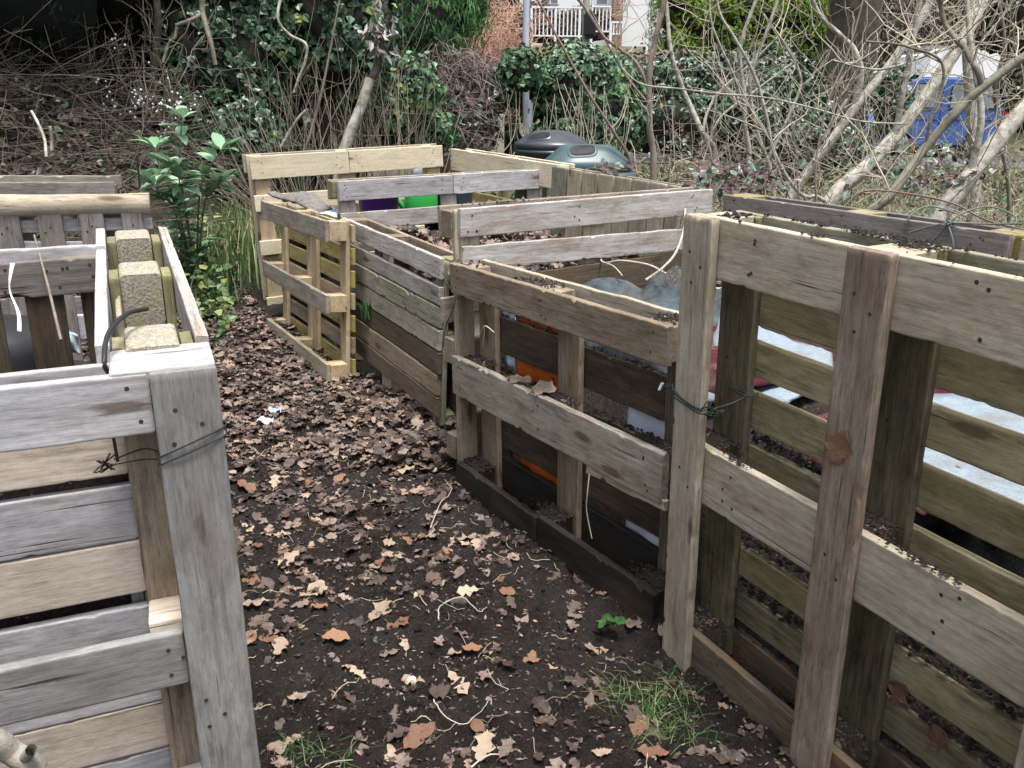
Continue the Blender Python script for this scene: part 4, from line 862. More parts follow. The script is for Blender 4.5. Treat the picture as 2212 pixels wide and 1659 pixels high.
for (x,z,s) in ((.27,.45,.05),(.33,.44,.035)):
    P=pe(x,.09,z+.05); V,Fs,tn=blades(16,P[0],P[1],.012,.012,s*1.6,(.2,.5),.001,1.5,zf=lambda a,b:a*0+P[2]-.03); tag(link('grass_tuft',mesh('tuft',V,Fs,GR,tint=tn)),'tiny green grass growing on the ledge above the orange sack' if s>.04 else 'tiny green sprig right beside the ledge grass','grass tuft')
# weed growing from C slats
PC=pose((-.981,4.791,.105),-61.7,-2.1,.68); P=np.array(PC@Vector((.46,-.01,.3)))
V,Fs,tn=blades(60,P[0],P[1],.015,.015,.13,(.2,.6),.003,.8,zf=lambda a,b:a*0+P[2]-.06); tag(link('weed_plant',mesh('weed',V,Fs,GR,tint=tn)),'small green weed growing out between the slats of the grey green pallet','weed')
# hanging tag and cane on the left
o=sheet('hanging_tag',[[atz(22,568,1.04),atz(32,568,1.04)],[atz(19,600,1.02),atz(24,600,1.02)],[atz(20,630,.99),atz(23,630,.99)],[atz(36,675,.96),atz(43,675,.96)],[atz(37,715,.93),atz(46,716,.93)]],.0008,WTAG,'white twisted paper tag hanging on the brown left cross pallet','tag',4,.0)
def L3p(x,y,z): return np.array(pose((-1.03,2.19,0),28)@Vector((x,y,z)))
tag(tube_obj('garden_cane',[(np.array([atz(74,508,1.07),atz(105,622,.99),atz(132,735,.90)]),np.array([.0026,.0032,.0036]))],TWIG),'thin brown cane leaning across the left cross pallet','cane')
# big dead leaves stuck on F
for x,y,z,s,k,lab in ((.515,-.028,.80,.085,1,'rust brown leaf stuck flat on the reddish upright slat'),(.62,.118,.24,.075,0,'orange oak leaf caught in the low slats of the near right pallet'),(.72,.118,.2,.075,0,'second orange oak leaf hanging from soil between the low slats')):
    V,Fc=leaf_shape('oak' if k==0 else 'torn',s,500+int(x*100)); V[:,2]*=.35; o=link('stuck_leaf',mesh('leaf',V,Fc,LMb,tint=np.full(len(V),.9 if k==0 else .35))); o.matrix_world=PF@Matrix.Translation((x,y,z))@Matrix.Rotation(R(90),4,'X')@Matrix.Rotation(R(70),4,'Z'); tag(o,lab,'leaf')
for x,z,k in ((.40,.535,0),(.55,.54,1)):
    V,Fc=leaf_shape('torn',.10,520+k); o=link('ledge_leaf',mesh('leaf',V,Fc,LM,tint=np.full(len(V),.55))); o.matrix_world=PE@Matrix.Translation((x,.03,z))@Matrix.Rotation(R(20*k+5),4,'X')@Matrix.Rotation(R(20),4,'Z'); tag(o,('curled brown leaf draped over the split grey middle board','brown leaf on the ledge in front of the middle stringer')[k],'leaf')
# black gap litter by E/C
pts=[]
for _ in range(220): x=rnd.uniform(-.55,-.1); y=rnd.uniform(3.2,3.9); pts.append((x,y,float(ground_h(x,y))+.01+rnd.random()*.05))
litter('leaf_litter',pts,(.05,.09),'dead leaves gathered in the dark gap beside the slatted pallet','leaf litter',tilt=.5)
# near-left branch at the bottom corner
BARK=plain('grey_bark',(.17,.15,.12),(.33,.30,.25),14,.85,bump=.5,bsc=40,st=((.08,.06,.045),9,.6))
lb=[at(-60,1590,.98),at(-10,1600,.99),at(25,1625,1.0),at(65,1650,1.0),at(110,1700,1.02)]
tag(tube_obj('fallen_branch',[(bez(lb,6),.017),(bez([at(52,1640,.995),at(68,1620,.98)],4),.008)],BARK,seg=12),'stub of a pale grey branch in the bottom left corner','branch')
# ================================================================== VEGETATION
def unit(v): return v/(np.linalg.norm(v,axis=-1,keepdims=True)+1e-9)
SHP={'ivy':np.array([(0,0,0),(-.48,.28,.05),(-.30,.62,.08),(0,1,-.05),(.30,.62,.08),(.48,.28,.05)]),
     'long':np.array([(0,0,0),(-.16,.3,.04),(-.17,.62,.03),(0,1,-.12),(.17,.62,.03),(.16,.3,.04)]),
     'needle':np.array([(0,0,0),(-.07,.3,.0),(-.06,.7,.0),(0,1,-.1),(.06,.7,.0),(.07,.3,.0)])}
def cloud(name,P,N,size,tint,m,parent=None,shape='ivy',down=.6):
    """one mesh of many leaf-sized faces: each at P, facing N, its tip hanging down"""
    n=len(P); N=unit(N+rng.normal(0,.35,(n,3))); d=np.array([0,0,-1.])*down+rng.normal(0,.5,(n,3)); d=unit(d-(d*N).sum(1,keepdims=True)*N)
    s=np.cross(d,N); S=SHP[shape]; V=P[:,None,:]+size[:,None,None]*(s[:,None,:]*S[None,:,0:1]+d[:,None,:]*S[None,:,1:2]+N[:,None,:]*S[None,:,2:3])
    b=np.arange(n)[:,None]*6; Fc=np.concatenate([b+[0,3,2,1],b+[0,5,4,3]]).astype(int)
    return link(name,mesh(name,V.reshape(-1,3),Fc,m,tint=np.repeat(tint,6),smooth=False),parent)
def foliage(name,stops,trans=.15,rough=.45,spec=.4): return plain(name,None or (.1,.1,.1),sc=4,rough=rough,spec=spec,attr=stops,trans=trans)
IVY=foliage('ivy_leaf',[(0,(.014,.034,.018)),(.4,(.028,.066,.032)),(.75,(.052,.11,.052)),(.93,(.10,.18,.085)),(1,(.30,.30,.05))],.06,.38,.5)
IVYL=foliage('ivy_leaf_pale',[(0,(.028,.065,.03)),(.5,(.065,.14,.062)),(.85,(.15,.26,.12)),(1,(.35,.38,.08))],.12,.4,.5)
DKF=foliage('added_dark_leaf',[(0,(.006,.009,.007)),(.6,(.012,.020,.012)),(1,(.025,.038,.02))],.0,.7,.2)  # near-black leaf colour of the added tree, stands in for darkness
CON=foliage('conifer_green',[(0,(.03,.08,.035)),(.5,(.07,.16,.06)),(1,(.13,.26,.09))],.2,.6,.2)
GOLD=foliage('gold_conifer',[(0,(.06,.11,.012)),(.5,(.15,.24,.025)),(1,(.30,.40,.05))],.25,.6,.2)
GRND=foliage('ground_plants',[(0,(.035,.075,.03)),(.5,(.075,.14,.055)),(.8,(.14,.22,.09)),(1,(.3,.32,.1))],.2,.45,.4)
LAUR=foliage('laurel_leaf',[(0,(.10,.21,.10)),(.5,(.19,.34,.19)),(1,(.34,.48,.31))],.15,.3,.6)
BRM=foliage('bramble_leaf',[(0,(.05,.02,.03)),(.35,(.10,.06,.06)),(.5,(.06,.10,.06)),(1,(.16,.22,.17))],.1,.4,.5)
BARKP=plain('pale_lichen_bark',(.25,.235,.195),(.47,.45,.38),18,.85,bump=.6,bsc=45,st=((.09,.075,.055),14,.75)); BARKG=plain('olive_bark',(.13,.12,.085),(.25,.23,.17),16,.85,bump=.6,bsc=45,st=((.06,.05,.04),9,.5))
BARKD=plain('dark_bark',(.035,.03,.026),(.09,.075,.06),9,.9,bump=.8,bsc=25); BARKR=plain('reddish_stem',(.12,.07,.06),(.22,.16,.13),20,.7); BARKT=plain('thin_twigs',(.27,.23,.17),(.50,.45,.35),9,.8,rj=.1)
BARKM=plain('mid_twigs',(.13,.105,.08),(.33,.28,.21),5,.85); ORT=plain('orange_twigs',(.46,.26,.18),(.66,.44,.34),6,.8)
def grow(P0,d0,L,r0,depth,out,spread=.5,up=.15,nk=(2,4),seg=5,shr=.62,wig=.16,rmin=.0012):
    P=[np.array(P0,float)]; d=np.array(d0,float); n=seg
    for k in range(n): d=unit(d+rng.normal(0,wig,3)+[0,0,up*.3]); P.append(P[-1]+d*L/n)
    P=np.array(P); rr=np.linspace(r0,r0*.5,n+1); out.append((P,np.maximum(rr,rmin)))
    if depth<=0: return
    for _ in range(rng.integers(nk[0],nk[1]+1)):
        k=rng.integers(1,n+1); dd=unit(P[k]-P[k-1]+rng.normal(0,spread,3)+[0,0,up]); grow(P[k],dd,L*shr*rng.uniform(.7,1.2),max(rr[k]*.6,rmin),depth-1,out,spread,up,nk,seg,shr,wig,rmin)
def shell(c,rad,n,face=None,nz=.25,seedo=0,flat=.0,frac=.75):
    """points in the outer part of an ellipsoid with noisy lobes, biased outward normals"""
    v=unit(rng.normal(0,1,(n*2,3))); v=v[v[:,2]>-.55][:n]; n=len(v)
    lob=1+nz*(vn(v[:,0]*2+seedo,v[:,1]*2+v[:,2]*3,1.6)*2)+nz*.5*vn(v[:,0]*5+seedo,v[:,2]*5+v[:,1]*3,2)
    t=lob*(frac+(1-frac)*rng.random(n)**.6)
    return np.array(c)+v*np.array(rad)*t[:,None],v/np.array(rad)
def blob(name,c,rad,m,parent,seed=0,n_=20,nz=.25):
    V=[];Fs=[]
    for i in range(n_+1):
        for j in range(2*n_):
            th=math.pi*i/n_; ph=math.pi*j/n_; d=Vector((math.sin(th)*math.cos(ph),math.sin(th)*math.sin(ph),math.cos(th)))
            k=1+nz*mnoise.noise(d*1.7+Vector((seed,0,0)))+nz*.6*mnoise.noise(d*5+Vector((seed,3,0)))
            V.append((c[0]+d.x*rad[0]*k,c[1]+d.y*rad[1]*k,c[2]+d.z*rad[2]*k))
    for i in range(n_):
        for j in range(2*n_): a=i*2*n_+j; b=i*2*n_+(j+1)%(2*n_); Fs.append((a,b,b+2*n_,a+2*n_))
    return link(name,mesh(name,V,Fs,m),parent)
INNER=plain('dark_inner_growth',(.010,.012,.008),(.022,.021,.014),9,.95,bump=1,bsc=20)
def ivy_mass(name,label,cat,blobs,size,m,dens=900,parts=('crown','inner_growth'),group=None,yellow=.03,trange=(.05,.9),shape='ivy',inner=.80,down=.6,inm=None,nz=.3,loc=None):
    c0=blobs[0][0] if loc is None else loc; z0=float(ground_h(c0[0],c0[1])); e=empty(name,(c0[0],c0[1],z0)); tag(e,label,cat,group)
    off=np.array([c0[0],c0[1],z0]); PP=[];NN=[];TT=[]
    for k,(c,rad) in enumerate(blobs):
        area=4*math.pi*((rad[0]*rad[1])**1.6/3+(rad[0]*rad[2])**1.6/3+(rad[1]*rad[2])**1.6/3)**(1/1.6)
        P,N=shell(c,rad,int(area*dens),nz=nz,seedo=k*7.3); PP.append(P);NN.append(N)
        clump=vn(P[:,0]*1.0+k,P[:,2]*1.0+P[:,1],2.2); TT.append(np.clip(rng.uniform(*trange,len(P))*.6+ .2+clump*.55,0,.93))
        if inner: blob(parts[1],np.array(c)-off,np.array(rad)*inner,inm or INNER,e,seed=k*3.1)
    P=np.concatenate(PP);N=unit(np.concatenate(NN));T=np.concatenate(TT); T[rng.random(len(T))<yellow]=1.
    cloud(parts[0],P-off,N,rng.uniform(size*.55,size*1.2,len(P)),T,m,e,shape,down)
    return e,off
def part_tubes(name,lines,m,e,off,seg=6): return tube_obj(name,[(np.asarray(P)-off,r) for P,r in lines],m,e,seg)
def px(x,y,Y): return at(x,y,Y)
def base_to_ground(pts,lean=(0,0)):
    p=np.array(pts[0],float); g=float(ground_h(p[0],p[1]))
    if p[2]>g+.05:
        q=np.array(pts[1]); d=(p-q); d=d/max(abs(d[2]),1e-3)*(p[2]-g); d[:2]*=.45; base=p+[d[0],d[1],-(p[2]-g)]; base[2]=float(ground_h(base[0],base[1]))-.03; return [base]+[np.array(q_) for q_ in pts]
    return [np.array(q_) for q_ in pts]
# ---- ivy clad trees (left centre)
e,off=ivy_mass('ivy_clad_tree','tall tree trunk smothered in dark ivy behind the laurel','tree',[(px(480,120,9.2),(.78,.55,1.05)),(px(430,-120,9.3),(1.0,.7,.9)),(px(420,230,9.0),(.5,.4,.5)),(px(520,330,8.6),(.55,.4,.6))],.080,IVY,720,yellow=.004,trange=(0,.75))
part_tubes('trunk',[(bez(base_to_ground([px(490,420,9.2),px(480,100,9.2),px(450,-300,9.3)]),5),.22)],BARKD,e,off,10)
br=[(bez([px(573,-30,8.3),px(573,50,8.2),px(590,95,8.15),px(600,150,8.1)][::-1][::-1],5),.028),(bez([px(572,25,8.3),px(540,40,8.25),px(505,55,8.2),px(495,80,8.2),px(480,120,8.2)],5),.022),(bez([px(590,60,8.2),px(600,100,8.1),px(607,150,8.05)],4),.02)]
part_tubes('hanging_branch',[(bez([px(437,-40,8.2),px(437,20,8.2),px(443,50,8.15),px(455,90,8.1),px(465,140,8.1)],6),np.linspace(.028,.02,25)),(bez([px(437,28,8.2),px(415,42,8.1),px(380,55,8.05)],6),.017),(bez([px(383,55,8.1),px(378,80,8.05),px(370,88,8.05),px(362,100,8.05),px(352,135,8.0)],6),.014)],BARKG,e,off,8)
e,off=ivy_mass('ivy_clad_tree','second ivy covered tree left of the leaning cut trunk','tree',[(px(720,40,9.4),(.62,.5,.8)),(px(620,-60,9.6),(.8,.6,.9)),(px(590,160,9.6),(.55,.4,.55)),(px(760,170,9.5),(.35,.3,.4))],.085,IVY,720,yellow=.008,trange=(.05,.95))
part_tubes('trunk',[(bez(base_to_ground([px(720,350,9.6),px(725,100,9.6),px(715,-200,9.6)]),5),.2)],BARKD,e,off,10)
part_tubes('hanging_vine',[(bez([px(610,-20,8.6),px(600,40,8.5),px(625,75,8.5),px(660,95,8.5),px(660,130,8.5),px(645,170,8.5),px(635,200,8.5)],6),.014),(bez([px(665,235,8.4),px(645,255,8.4),px(625,285,8.4),px(605,320,8.35)],5),.014)],STRAW if False else BARKP,e,off,7)
# low ivy bush at right of the leaning log
e,off=ivy_mass('ivy_bush','rounded green ivy bush right of the leaning cut trunk','bush',[(px(855,195,10.2),(.48,.4,.42)),(px(880,285,10.6),(.55,.4,.35)),(px(830,250,10.),(.32,.3,.3))],.075,IVYL,700,yellow=.02)
# brighter ivy at top right of tree 2
e,off=ivy_mass('ivy_bush','pale green climbing leaves above the leaning cut trunk','climber',[(px(800,40,9.2),(.28,.2,.35)),(px(780,110,9.2),(.25,.2,.3))],.09,IVYL,330,yellow=.12,inner=.6)
# leaning cut trunk
l=[px(733,372,8.),px(752,300,8.05),px(778,235,8.1),px(800,170,8.15)]; e=empty('leaning_trunk',tuple(l[0])); tag(e,'bare pale leaning trunk with a broken top behind the fresh yellow pallet','dead trunk')
off=l[0]; lower=base_to_ground(l); part_tubes('bark',[(bez(lower,6),np.linspace(.054,.044,6*(len(lower)-1)+1))],BARKP,e,off,14)
part_tubes('broken_top',[(bez([px(802,172,8.15),px(812,150,8.2),px(820,110,8.2),px(828,70,8.2)],4),np.array([.035]*5+[.03]*4+[.02]*4))],BARKD,e,off,9)
P=np.concatenate([px(820,60,8.2)+rng.normal(0,.09,(90,3))*[1,1,1.6]]); cloud('dead_leaves',P-off,rng.normal(0,1,(90,3)),rng.uniform(.06,.14,90),rng.uniform(0,1,90),plain('grey_dead_leaf',(.1,.1,.1),attr=[(0,(.05,.035,.03)),(.6,(.2,.17,.15)),(1,(.5,.48,.46))]),e,'long',1.)
# ---- added tree standing in for a dark corner, with an unseen shading crown
e,off=ivy_mass('added_dark_tree','added near black tree standing in for darkness in the upper left corner','tree',[(px(-220,-400,7.4),(1.8,1.8,.5)),(px(20,60,9.0),(1.2,.8,1.3)),(px(-120,140,8.6),(1.2,1.,1.5)),(px(170,-70,9.4),(1.0,.8,.8)),(px(-220,-80,7.6),(1.4,1.2,1.4)),(px(90,-110,8.4),(1.,.9,.8)),(px(60,200,9.6),(.9,.6,.9)),(px(250,60,9.8),(.8,.5,.8))],.075,DKF,330,yellow=0,inner=.9,inm=plain('added_dark_core',(.004,.005,.004),(.008,.01,.008),5,1.),nz=.25,shape='long')  # first lobe hangs out of view, added to shade the brushwood
part_tubes('trunk',[(bez(base_to_ground([px(60,330,9.2),px(40,150,9.2),px(0,-200,8.8)]),5),.13)],BARKD,e,off,10)
ivy_mass('ivy_clad_tree','dim ivy covered trunk behind the leafless white specked shrub','tree',[(px(320,70,10.6),(.6,.4,.9)),(px(220,110,10.8),(.7,.4,.7)),(px(330,200,10.4),(.5,.4,.4))],.075,IVY,480,yellow=.002,trange=(0,.55))
# ---- twiggy shrub between
e=empty('twiggy_shrub',tuple(px(220,330,8.2))); off=px(220,330,8.2); tag(e,'tangled leafless shrub with tiny white specks below the dark evergreen','shrub')
ls=[(bez(base_to_ground([px(225,300,8.),px(222,262,8.),px(195,205,8.),px(165,140,8.),px(140,90,8.)]),6),.035),(bez(base_to_ground([px(312,300,8.1),px(318,250,8.1),px(330,170,8.1),px(341,60,8.1),px(335,-30,8.1)]),6),.032),(bez(base_to_ground([px(250,300,8.3),px(262,200,8.3),px(250,100,8.3)]),6),.018)]
part_tubes('main_stems',ls,BARKG if False else BARKD,e,off,8)
out=[]
for k in range(46):
    P0=px(rnd.uniform(110,390),rnd.uniform(180,330),rnd.uniform(7.7,8.7)); grow(P0,unit(np.array([rnd.gauss(0,.4),0,1.])),rnd.uniform(.5,1.0),.008,2,out,.55,.1,(2,4),6,.6,.2,.002)
part_tubes('twigs',out,BARKM,e,off,3)
P=np.array([px(*q,7.75)+rng.normal(0,.035,3)*1.3 for q in [(300,220)]*16+[(330,225)]*7+[(385,222)]*10+[(345,240)]*12+[(300,235)]*6+[(225,180)]*4+[(250,215)]*6+[(345,157)]*3+[(260,88)]*5+[(226,242)]*3+[(420,222)]*4+[(350,290)]*4])
VV=[];FF=[];oc=np.array([(1,0,0),(-1,0,0),(0,1,0),(0,-1,0),(0,0,1),(0,0,-1)]); of=[(0,2,4),(2,1,4),(1,3,4),(3,0,4),(2,0,5),(1,2,5),(3,1,5),(0,3,5)]
for k,p in enumerate(P): VV.append(oc*rnd.uniform(.008,.017)+p-off); FF+=[tuple(q+6*k for q in f) for f in of]
link('white_specks',mesh('specks',np.concatenate(VV),np.array(FF),plain('white_speck',(.85,.88,.92),rough=.5)),e)['kind']='stuff'  # small white specks set among the twigs
# ---- brushwood heap (left)
out=[]
for _ in range(3400):
    u=rng.random(2); x=-6.4+3.6*u[0]; y=4.9+3.6*u[1]; hmax=.35+1.0*math.exp(-((x+4.4)/1.6)**2)*sst(y,4.6,7.2)+.25*vn(x,y,1.3)
    z=float(ground_h(x,y))+max(.05,hmax)*rnd.uniform(.72,1.18); L=rnd.uniform(.25,1.1); d=unit(np.array([rnd.gauss(0,1),rnd.gauss(0,.7),rnd.gauss(0.05,.28)])); P=[np.array([x,y,z])]
    for k in range(5): d=unit(d+rng.normal(0,.2,3)*[1,1,.6]); P.append(P[-1]+d*L/5)
    out.append((np.array(P),rnd.uniform(.0012,.0036)))
o=tube_obj('brushwood_heap',out,plain('brushwood',(.045,.037,.031),(.20,.162,.132),3.5,.9),seg=3); tag(o,'tangled heap of dead brushwood behind the left pallets','brushwood',kind='stuff')
N_=9000; x=rng.uniform(-6.4,-2.9,N_); y=rng.uniform(4.6,8.4,N_); hm=.3+.95*np.exp(-((x+4.4)/1.6)**2)*sst(y,4.6,7.2)+.25*vn(x,y,1.3)
P=np.stack([x,y,ground_h(x,y)+np.maximum(hm,.05)*rng.uniform(.8,1.22,N_)],1)
tag(cloud('heap_leaves',P,rng.normal(0,1,(N_,3))+[0,-.3,1],rng.uniform(.03,.07,N_),rng.uniform(0,1,N_)**1.6,plain('heap_leaf',(.1,.1,.1),attr=[(0,(.03,.022,.018)),(.4,(.085,.06,.045)),(.6,(.15,.108,.08)),(.68,(.035,.075,.035)),(.93,(.075,.13,.07)),(1,(.36,.33,.28))])),'dead leaves caught in the brushwood heap','leaf litter',kind='stuff')
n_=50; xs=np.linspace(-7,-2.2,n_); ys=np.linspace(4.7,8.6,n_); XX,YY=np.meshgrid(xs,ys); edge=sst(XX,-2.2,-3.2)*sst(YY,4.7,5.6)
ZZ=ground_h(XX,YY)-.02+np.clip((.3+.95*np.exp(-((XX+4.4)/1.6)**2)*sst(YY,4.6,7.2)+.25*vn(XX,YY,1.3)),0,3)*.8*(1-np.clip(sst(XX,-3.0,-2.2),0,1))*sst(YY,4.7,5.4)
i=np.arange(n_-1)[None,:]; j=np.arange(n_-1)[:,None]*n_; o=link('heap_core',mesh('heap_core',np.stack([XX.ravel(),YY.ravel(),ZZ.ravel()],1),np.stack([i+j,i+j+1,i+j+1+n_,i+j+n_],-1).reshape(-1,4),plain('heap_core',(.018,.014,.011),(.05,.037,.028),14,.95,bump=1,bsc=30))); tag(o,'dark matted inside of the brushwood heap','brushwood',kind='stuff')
for pts,lab in ((([px(100,340,5.2),px(96,300,5.3),px(80,262,5.4),px(68,240,5.45)],.009),'straight pale dead stick rising from behind the half round rail'),(([px(72,405,4.9),px(84,375,4.9),px(85,362,4.9)],.011),'short forked stick at the right of the rail sticks'),(([px(50,408,4.9),px(56,380,4.9)],.008),'small pale twig standing just behind the rail'),(([px(0,384,4.6),px(20,392,4.6),px(42,405,4.6)],.012),'pale stick lying low behind the rail'),(([px(112,325,5.6),px(112,300,5.6),px(108,272,5.6)],.01),'thin dead stem standing in the brushwood')):
    P,r_=pts; tag(tube_obj('dead_stick',[(bez(P,5),r_)],BARKP,seg=6),lab,'stick')
tag(tube_obj('iron_rod',[(np.array([px(302,405,5.2),px(296,335,5.2)]),.006)],plain('black_iron',(.02,.02,.02))),'thin black rod standing beside the laurel','rod')
# ---- laurel plant
def laurel(name,basept,stems,label,L=.15,m=LAUR,mm=None,grp=None):
    e=empty(name,tuple(basept)); tag(e,label,'shrub',grp); off=np.array(basept,float); PV=[];PF_=[];T=[];b=0; ls=[]
    for st in stems:
        C=bez(st,8); ls.append((C-off,np.linspace(.008,.004,len(C)))); n=len(C)
        for k in range(3,n):
            dens=2 if k<n-1 else 6
            for q in range(dens):
                if rnd.random()<.45 and k<n-1: continue
                a=rnd.uniform(0,6.28); up=rnd.uniform(-.1,.75) if k<n-2 else rnd.uniform(.3,1.1); d=unit(np.array([math.cos(a),math.sin(a),up])); s=unit(np.cross(d,[0,0,1])); nn=np.cross(s,d)
                Ls=L*rnd.uniform(.65,1.15); tt=[0,.15,.35,.6,.82,1]; wd=[.02,.13,.18,.165,.1,.0]; dr=rnd.uniform(.05,.35)
                for t_,w_ in zip(tt,wd):
                    cpt=C[k]+d*Ls*(t_+.05)-np.array([0,0,1])*dr*Ls*t_*t_
                    for sd_ in (-1,0,1): PV.append(cpt+s*w_*Ls*sd_+nn*abs(sd_)*w_*Ls*.35-off)
                for i_ in range(5):
                    for sd_ in range(2): a_=b+i_*3+sd_; PF_.append((a_,a_+3,a_+4,a_+1))
                b+=18; T+= [rnd.uniform(0,1)]*18
    tube_obj('stems',ls,mm or BARKG,e,6); link('leaves',mesh('leaves',np.array(PV),np.array(PF_),m,tint=T),e); return e
b0=px(415,520,6.3); b0[2]=float(ground_h(b0[0],b0[1]))
laurel('laurel_shrub',b0,[[b0,px(395,420,6.2),px(388,330,6.1),px(394,255,6.1)],[b0,px(430,430,6.0),px(450,370,5.9),px(478,325,5.8)],[b0,px(380,440,6.1),px(350,380,6.1),px(335,320,6.1)],[b0,px(440,450,6.),px(455,420,5.9),px(475,395,5.8)],[b0,px(400,440,6.0),px(390,400,5.8),px(380,360,5.7)],[b0,px(375,450,6.1),px(350,430,6.0),px(335,400,5.9)]],'young laurel bush with large glossy leaves at the left end of the path',.205)
# ---- ground plants around the laurel and at the path's end
def plants(n,box,hmax,size,tr=(0,1),m=GRND,label='',name='ground_cover',cond=None,shape='ivy',cat='ground plants'):
    x=rng.uniform(box[0],box[1],n); y=rng.uniform(box[2],box[3],n); k=vn(x,y,1.7)+vn(x,y,5)*.6>-.12
    if cond is not None: k&=cond(x,y)
    x,y=x[k],y[k]; n=len(x); P=np.stack([x,y,ground_h(x,y)+hmax*rng.random(n)**1.5*(.5+np.clip(vn(x,y,2.5)+.3,0,1))],1)
    tag(cloud(name,P,rng.normal(0,.6,(n,3))+[0,-.2,1],rng.uniform(size*.5,size*1.2,n),rng.uniform(*tr,n),m,None,shape,.1),label,cat,kind='stuff')
plants(9500,(-4.4,-1.2,5.0,9.5),.42,.065,(.15,1),label='ivy and low green plants at the far end of the path',cond=lambda x,y:(x<-1.85-(y-5.5)*.25)&(x>-3.9-(y-5)*.3))
plants(2200,(-2.9,-1.7,4.6,6.4),.10,.05,(.1,.9),label='low green leaves creeping onto the leaf litter of the path',cond=lambda x,y:(x<-1.75-(y-5.)*.25))
plants(9000,(-1.7,.6,7.2,12),.35,.06,(0,.8),label='green plants behind the fresh yellow pallets')
# strap leaves & long grass
def straps(n,cx,cy,rx,ry,h,tr,w,lab,lean=.7,m=GR,cat='grass'):
    V,Fs,tn=blades(n,cx,cy,rx,ry,h,tr,w,lean); tag(link('long_grass',mesh('grass',V,Fs,m,tint=tn)),lab,cat,kind='stuff')
straps(900,-2.75,6.3,.35,.45,.42,(.2,.8),.006,'long green grass growing beside the laurel')
straps(1600,-2.2,7.3,.45,.5,.55,(.35,1.05),.005,'pale and green long grass behind the honey coloured pallet')
straps(2600,-1.2,7.9,.7,.4,.65,(.3,1.05),.006,'straw coloured grass seen through the fresh yellow pallet')
straps(500,-.35,8.6,.2,.2,.6,(.15,.7),.010,'broad strap leaves right of the fresh yellow pallet')
straps(700,1.1,8.1,.5,.5,.45,(.2,.8),.006,'grass around the green compost bin')
# dead thin stems behind A
out=[]
for _ in range(170):
    xx=rnd.uniform(560,900); P0=px(xx,rnd.uniform(330,380),rnd.uniform(8.,8.9)); P0[2]=float(ground_h(P0[0],P0[1])); grow(P0,unit(np.array([rnd.gauss(0,.28),0,1.])),rnd.uniform(.9,1.9),rnd.uniform(.003,.007),1,out,.35,.2,(0,3),7,.4,.09,.0018)
e=empty('weed_thicket',tuple(px(700,360,8.4))); tag(e,'thicket of thin dead stems standing behind the fresh yellow pallet','thicket'); off=px(700,360,8.4); part_tubes('stems',out,BARKM,e,off,3)
out=[]
for _ in range(60):
    xx=rnd.uniform(560,700); P0=px(xx,340,8.1); P0[2]=float(ground_h(P0[0],P0[1])); d=unit(np.array([-abs(rnd.gauss(.7,.4)),0,1.])); grow(P0,d,rnd.uniform(1.,1.7),.004,0,out,.3,.0,(0,1),7,.4,.07,.0018)
part_tubes('pale_stems',out,BARKT,e,off,3)
ls=[(bez([px(655,340,7.9),px(690,220,7.9),px(715,100,7.9),px(735,-10,7.9)],8),np.linspace(.014,.007,25)),(bez([px(688,330,7.9),px(715,260,7.9),px(760,180,7.9),px(775,140,7.9)],6),.006)]
tag(tube_obj('sapling',ls,BARKM,seg=6),'tall thin straight sapling stem in front of the ivy','sapling')
# ---- background centre
e,off=ivy_mass('soft_conifer','feathery green conifer behind the leaning trunk','conifer',[(px(880,40,13.5),(.95,.7,.9)),(px(930,120,13.6),(.5,.4,.5)),(px(850,-80,13.8),(1.2,.8,1.)),(px(960,-20,14),(.7,.6,.9)),(px(880,120,13.5),(.45,.4,.3))],.14,CON,700,shape='needle',down=.9,yellow=0)
part_tubes('trunk',[(bez(base_to_ground([px(890,300,13.8),px(890,100,13.8),px(880,-100,13.8)]),4),.12)],BARKD,e,off,8)
# orange shrub
e=empty('orange_shrub',tuple(px(1060,220,15.5))); off=px(1060,220,15.5); tag(e,'bare shrub with orange pink twigs left of the grey pole','shrub'); out=[]
for _ in range(52):
    P0=px(rnd.uniform(1000,1120),rnd.uniform(170,230),rnd.uniform(15,16.2)); grow(P0,unit(np.array([rnd.gauss(0,.45),rnd.gauss(0,.3),1.])),rnd.uniform(.8,1.4),.011,3,out,.6,.1,(2,4),4,.66,.22,.0042)
part_tubes('twigs',out,ORT,e,off,3)
ivy_mass('background_hedge','dull olive brown hedge behind the orange twigs','hedge',[(px(1020,60,18.5),(1.0,.8,1.3)),(px(1000,180,17.5),(1.2,.7,1.0)),(px(1090,180,17),(.8,.6,.6))],.13,foliage('olive_hedge',[(0,(.06,.05,.025)),(.5,(.13,.10,.05)),(1,(.22,.19,.09))],.1,.7),260,yellow=0)
# dead bramble arch
e=empty('dead_bramble',tuple(px(985,250,12.2))); off=px(985,250,12.2); tag(e,'arching heap of grey dead bramble in front of the low brick wall','bramble'); out=[]
for _ in range(230):
    x0=rnd.uniform(890,1000); P=[px(x0,270,12.2),px(x0+rnd.uniform(5,40),170+rnd.gauss(0,18),12.2),px(x0+rnd.uniform(50,90),160+rnd.gauss(5,22),12.),px(x0+rnd.uniform(70,110),235+rnd.gauss(0,25),12.)]; P=[q+rng.normal(0,.12,3) for q in P]; out.append((bez(P,4),rnd.uniform(.004,.009)))
for _ in range(50): grow(px(rnd.uniform(890,1080),rnd.uniform(220,320),rnd.uniform(11,12.5)),unit(rng.normal(0,1,3)+[0,0,.5]),.7,.006,2,out,.7,.0,(2,3),4,.6,.2,.003)
part_tubes('canes',out,plain('grey_canes',(.13,.10,.09),(.27,.22,.2),4,.85),e,off,3)
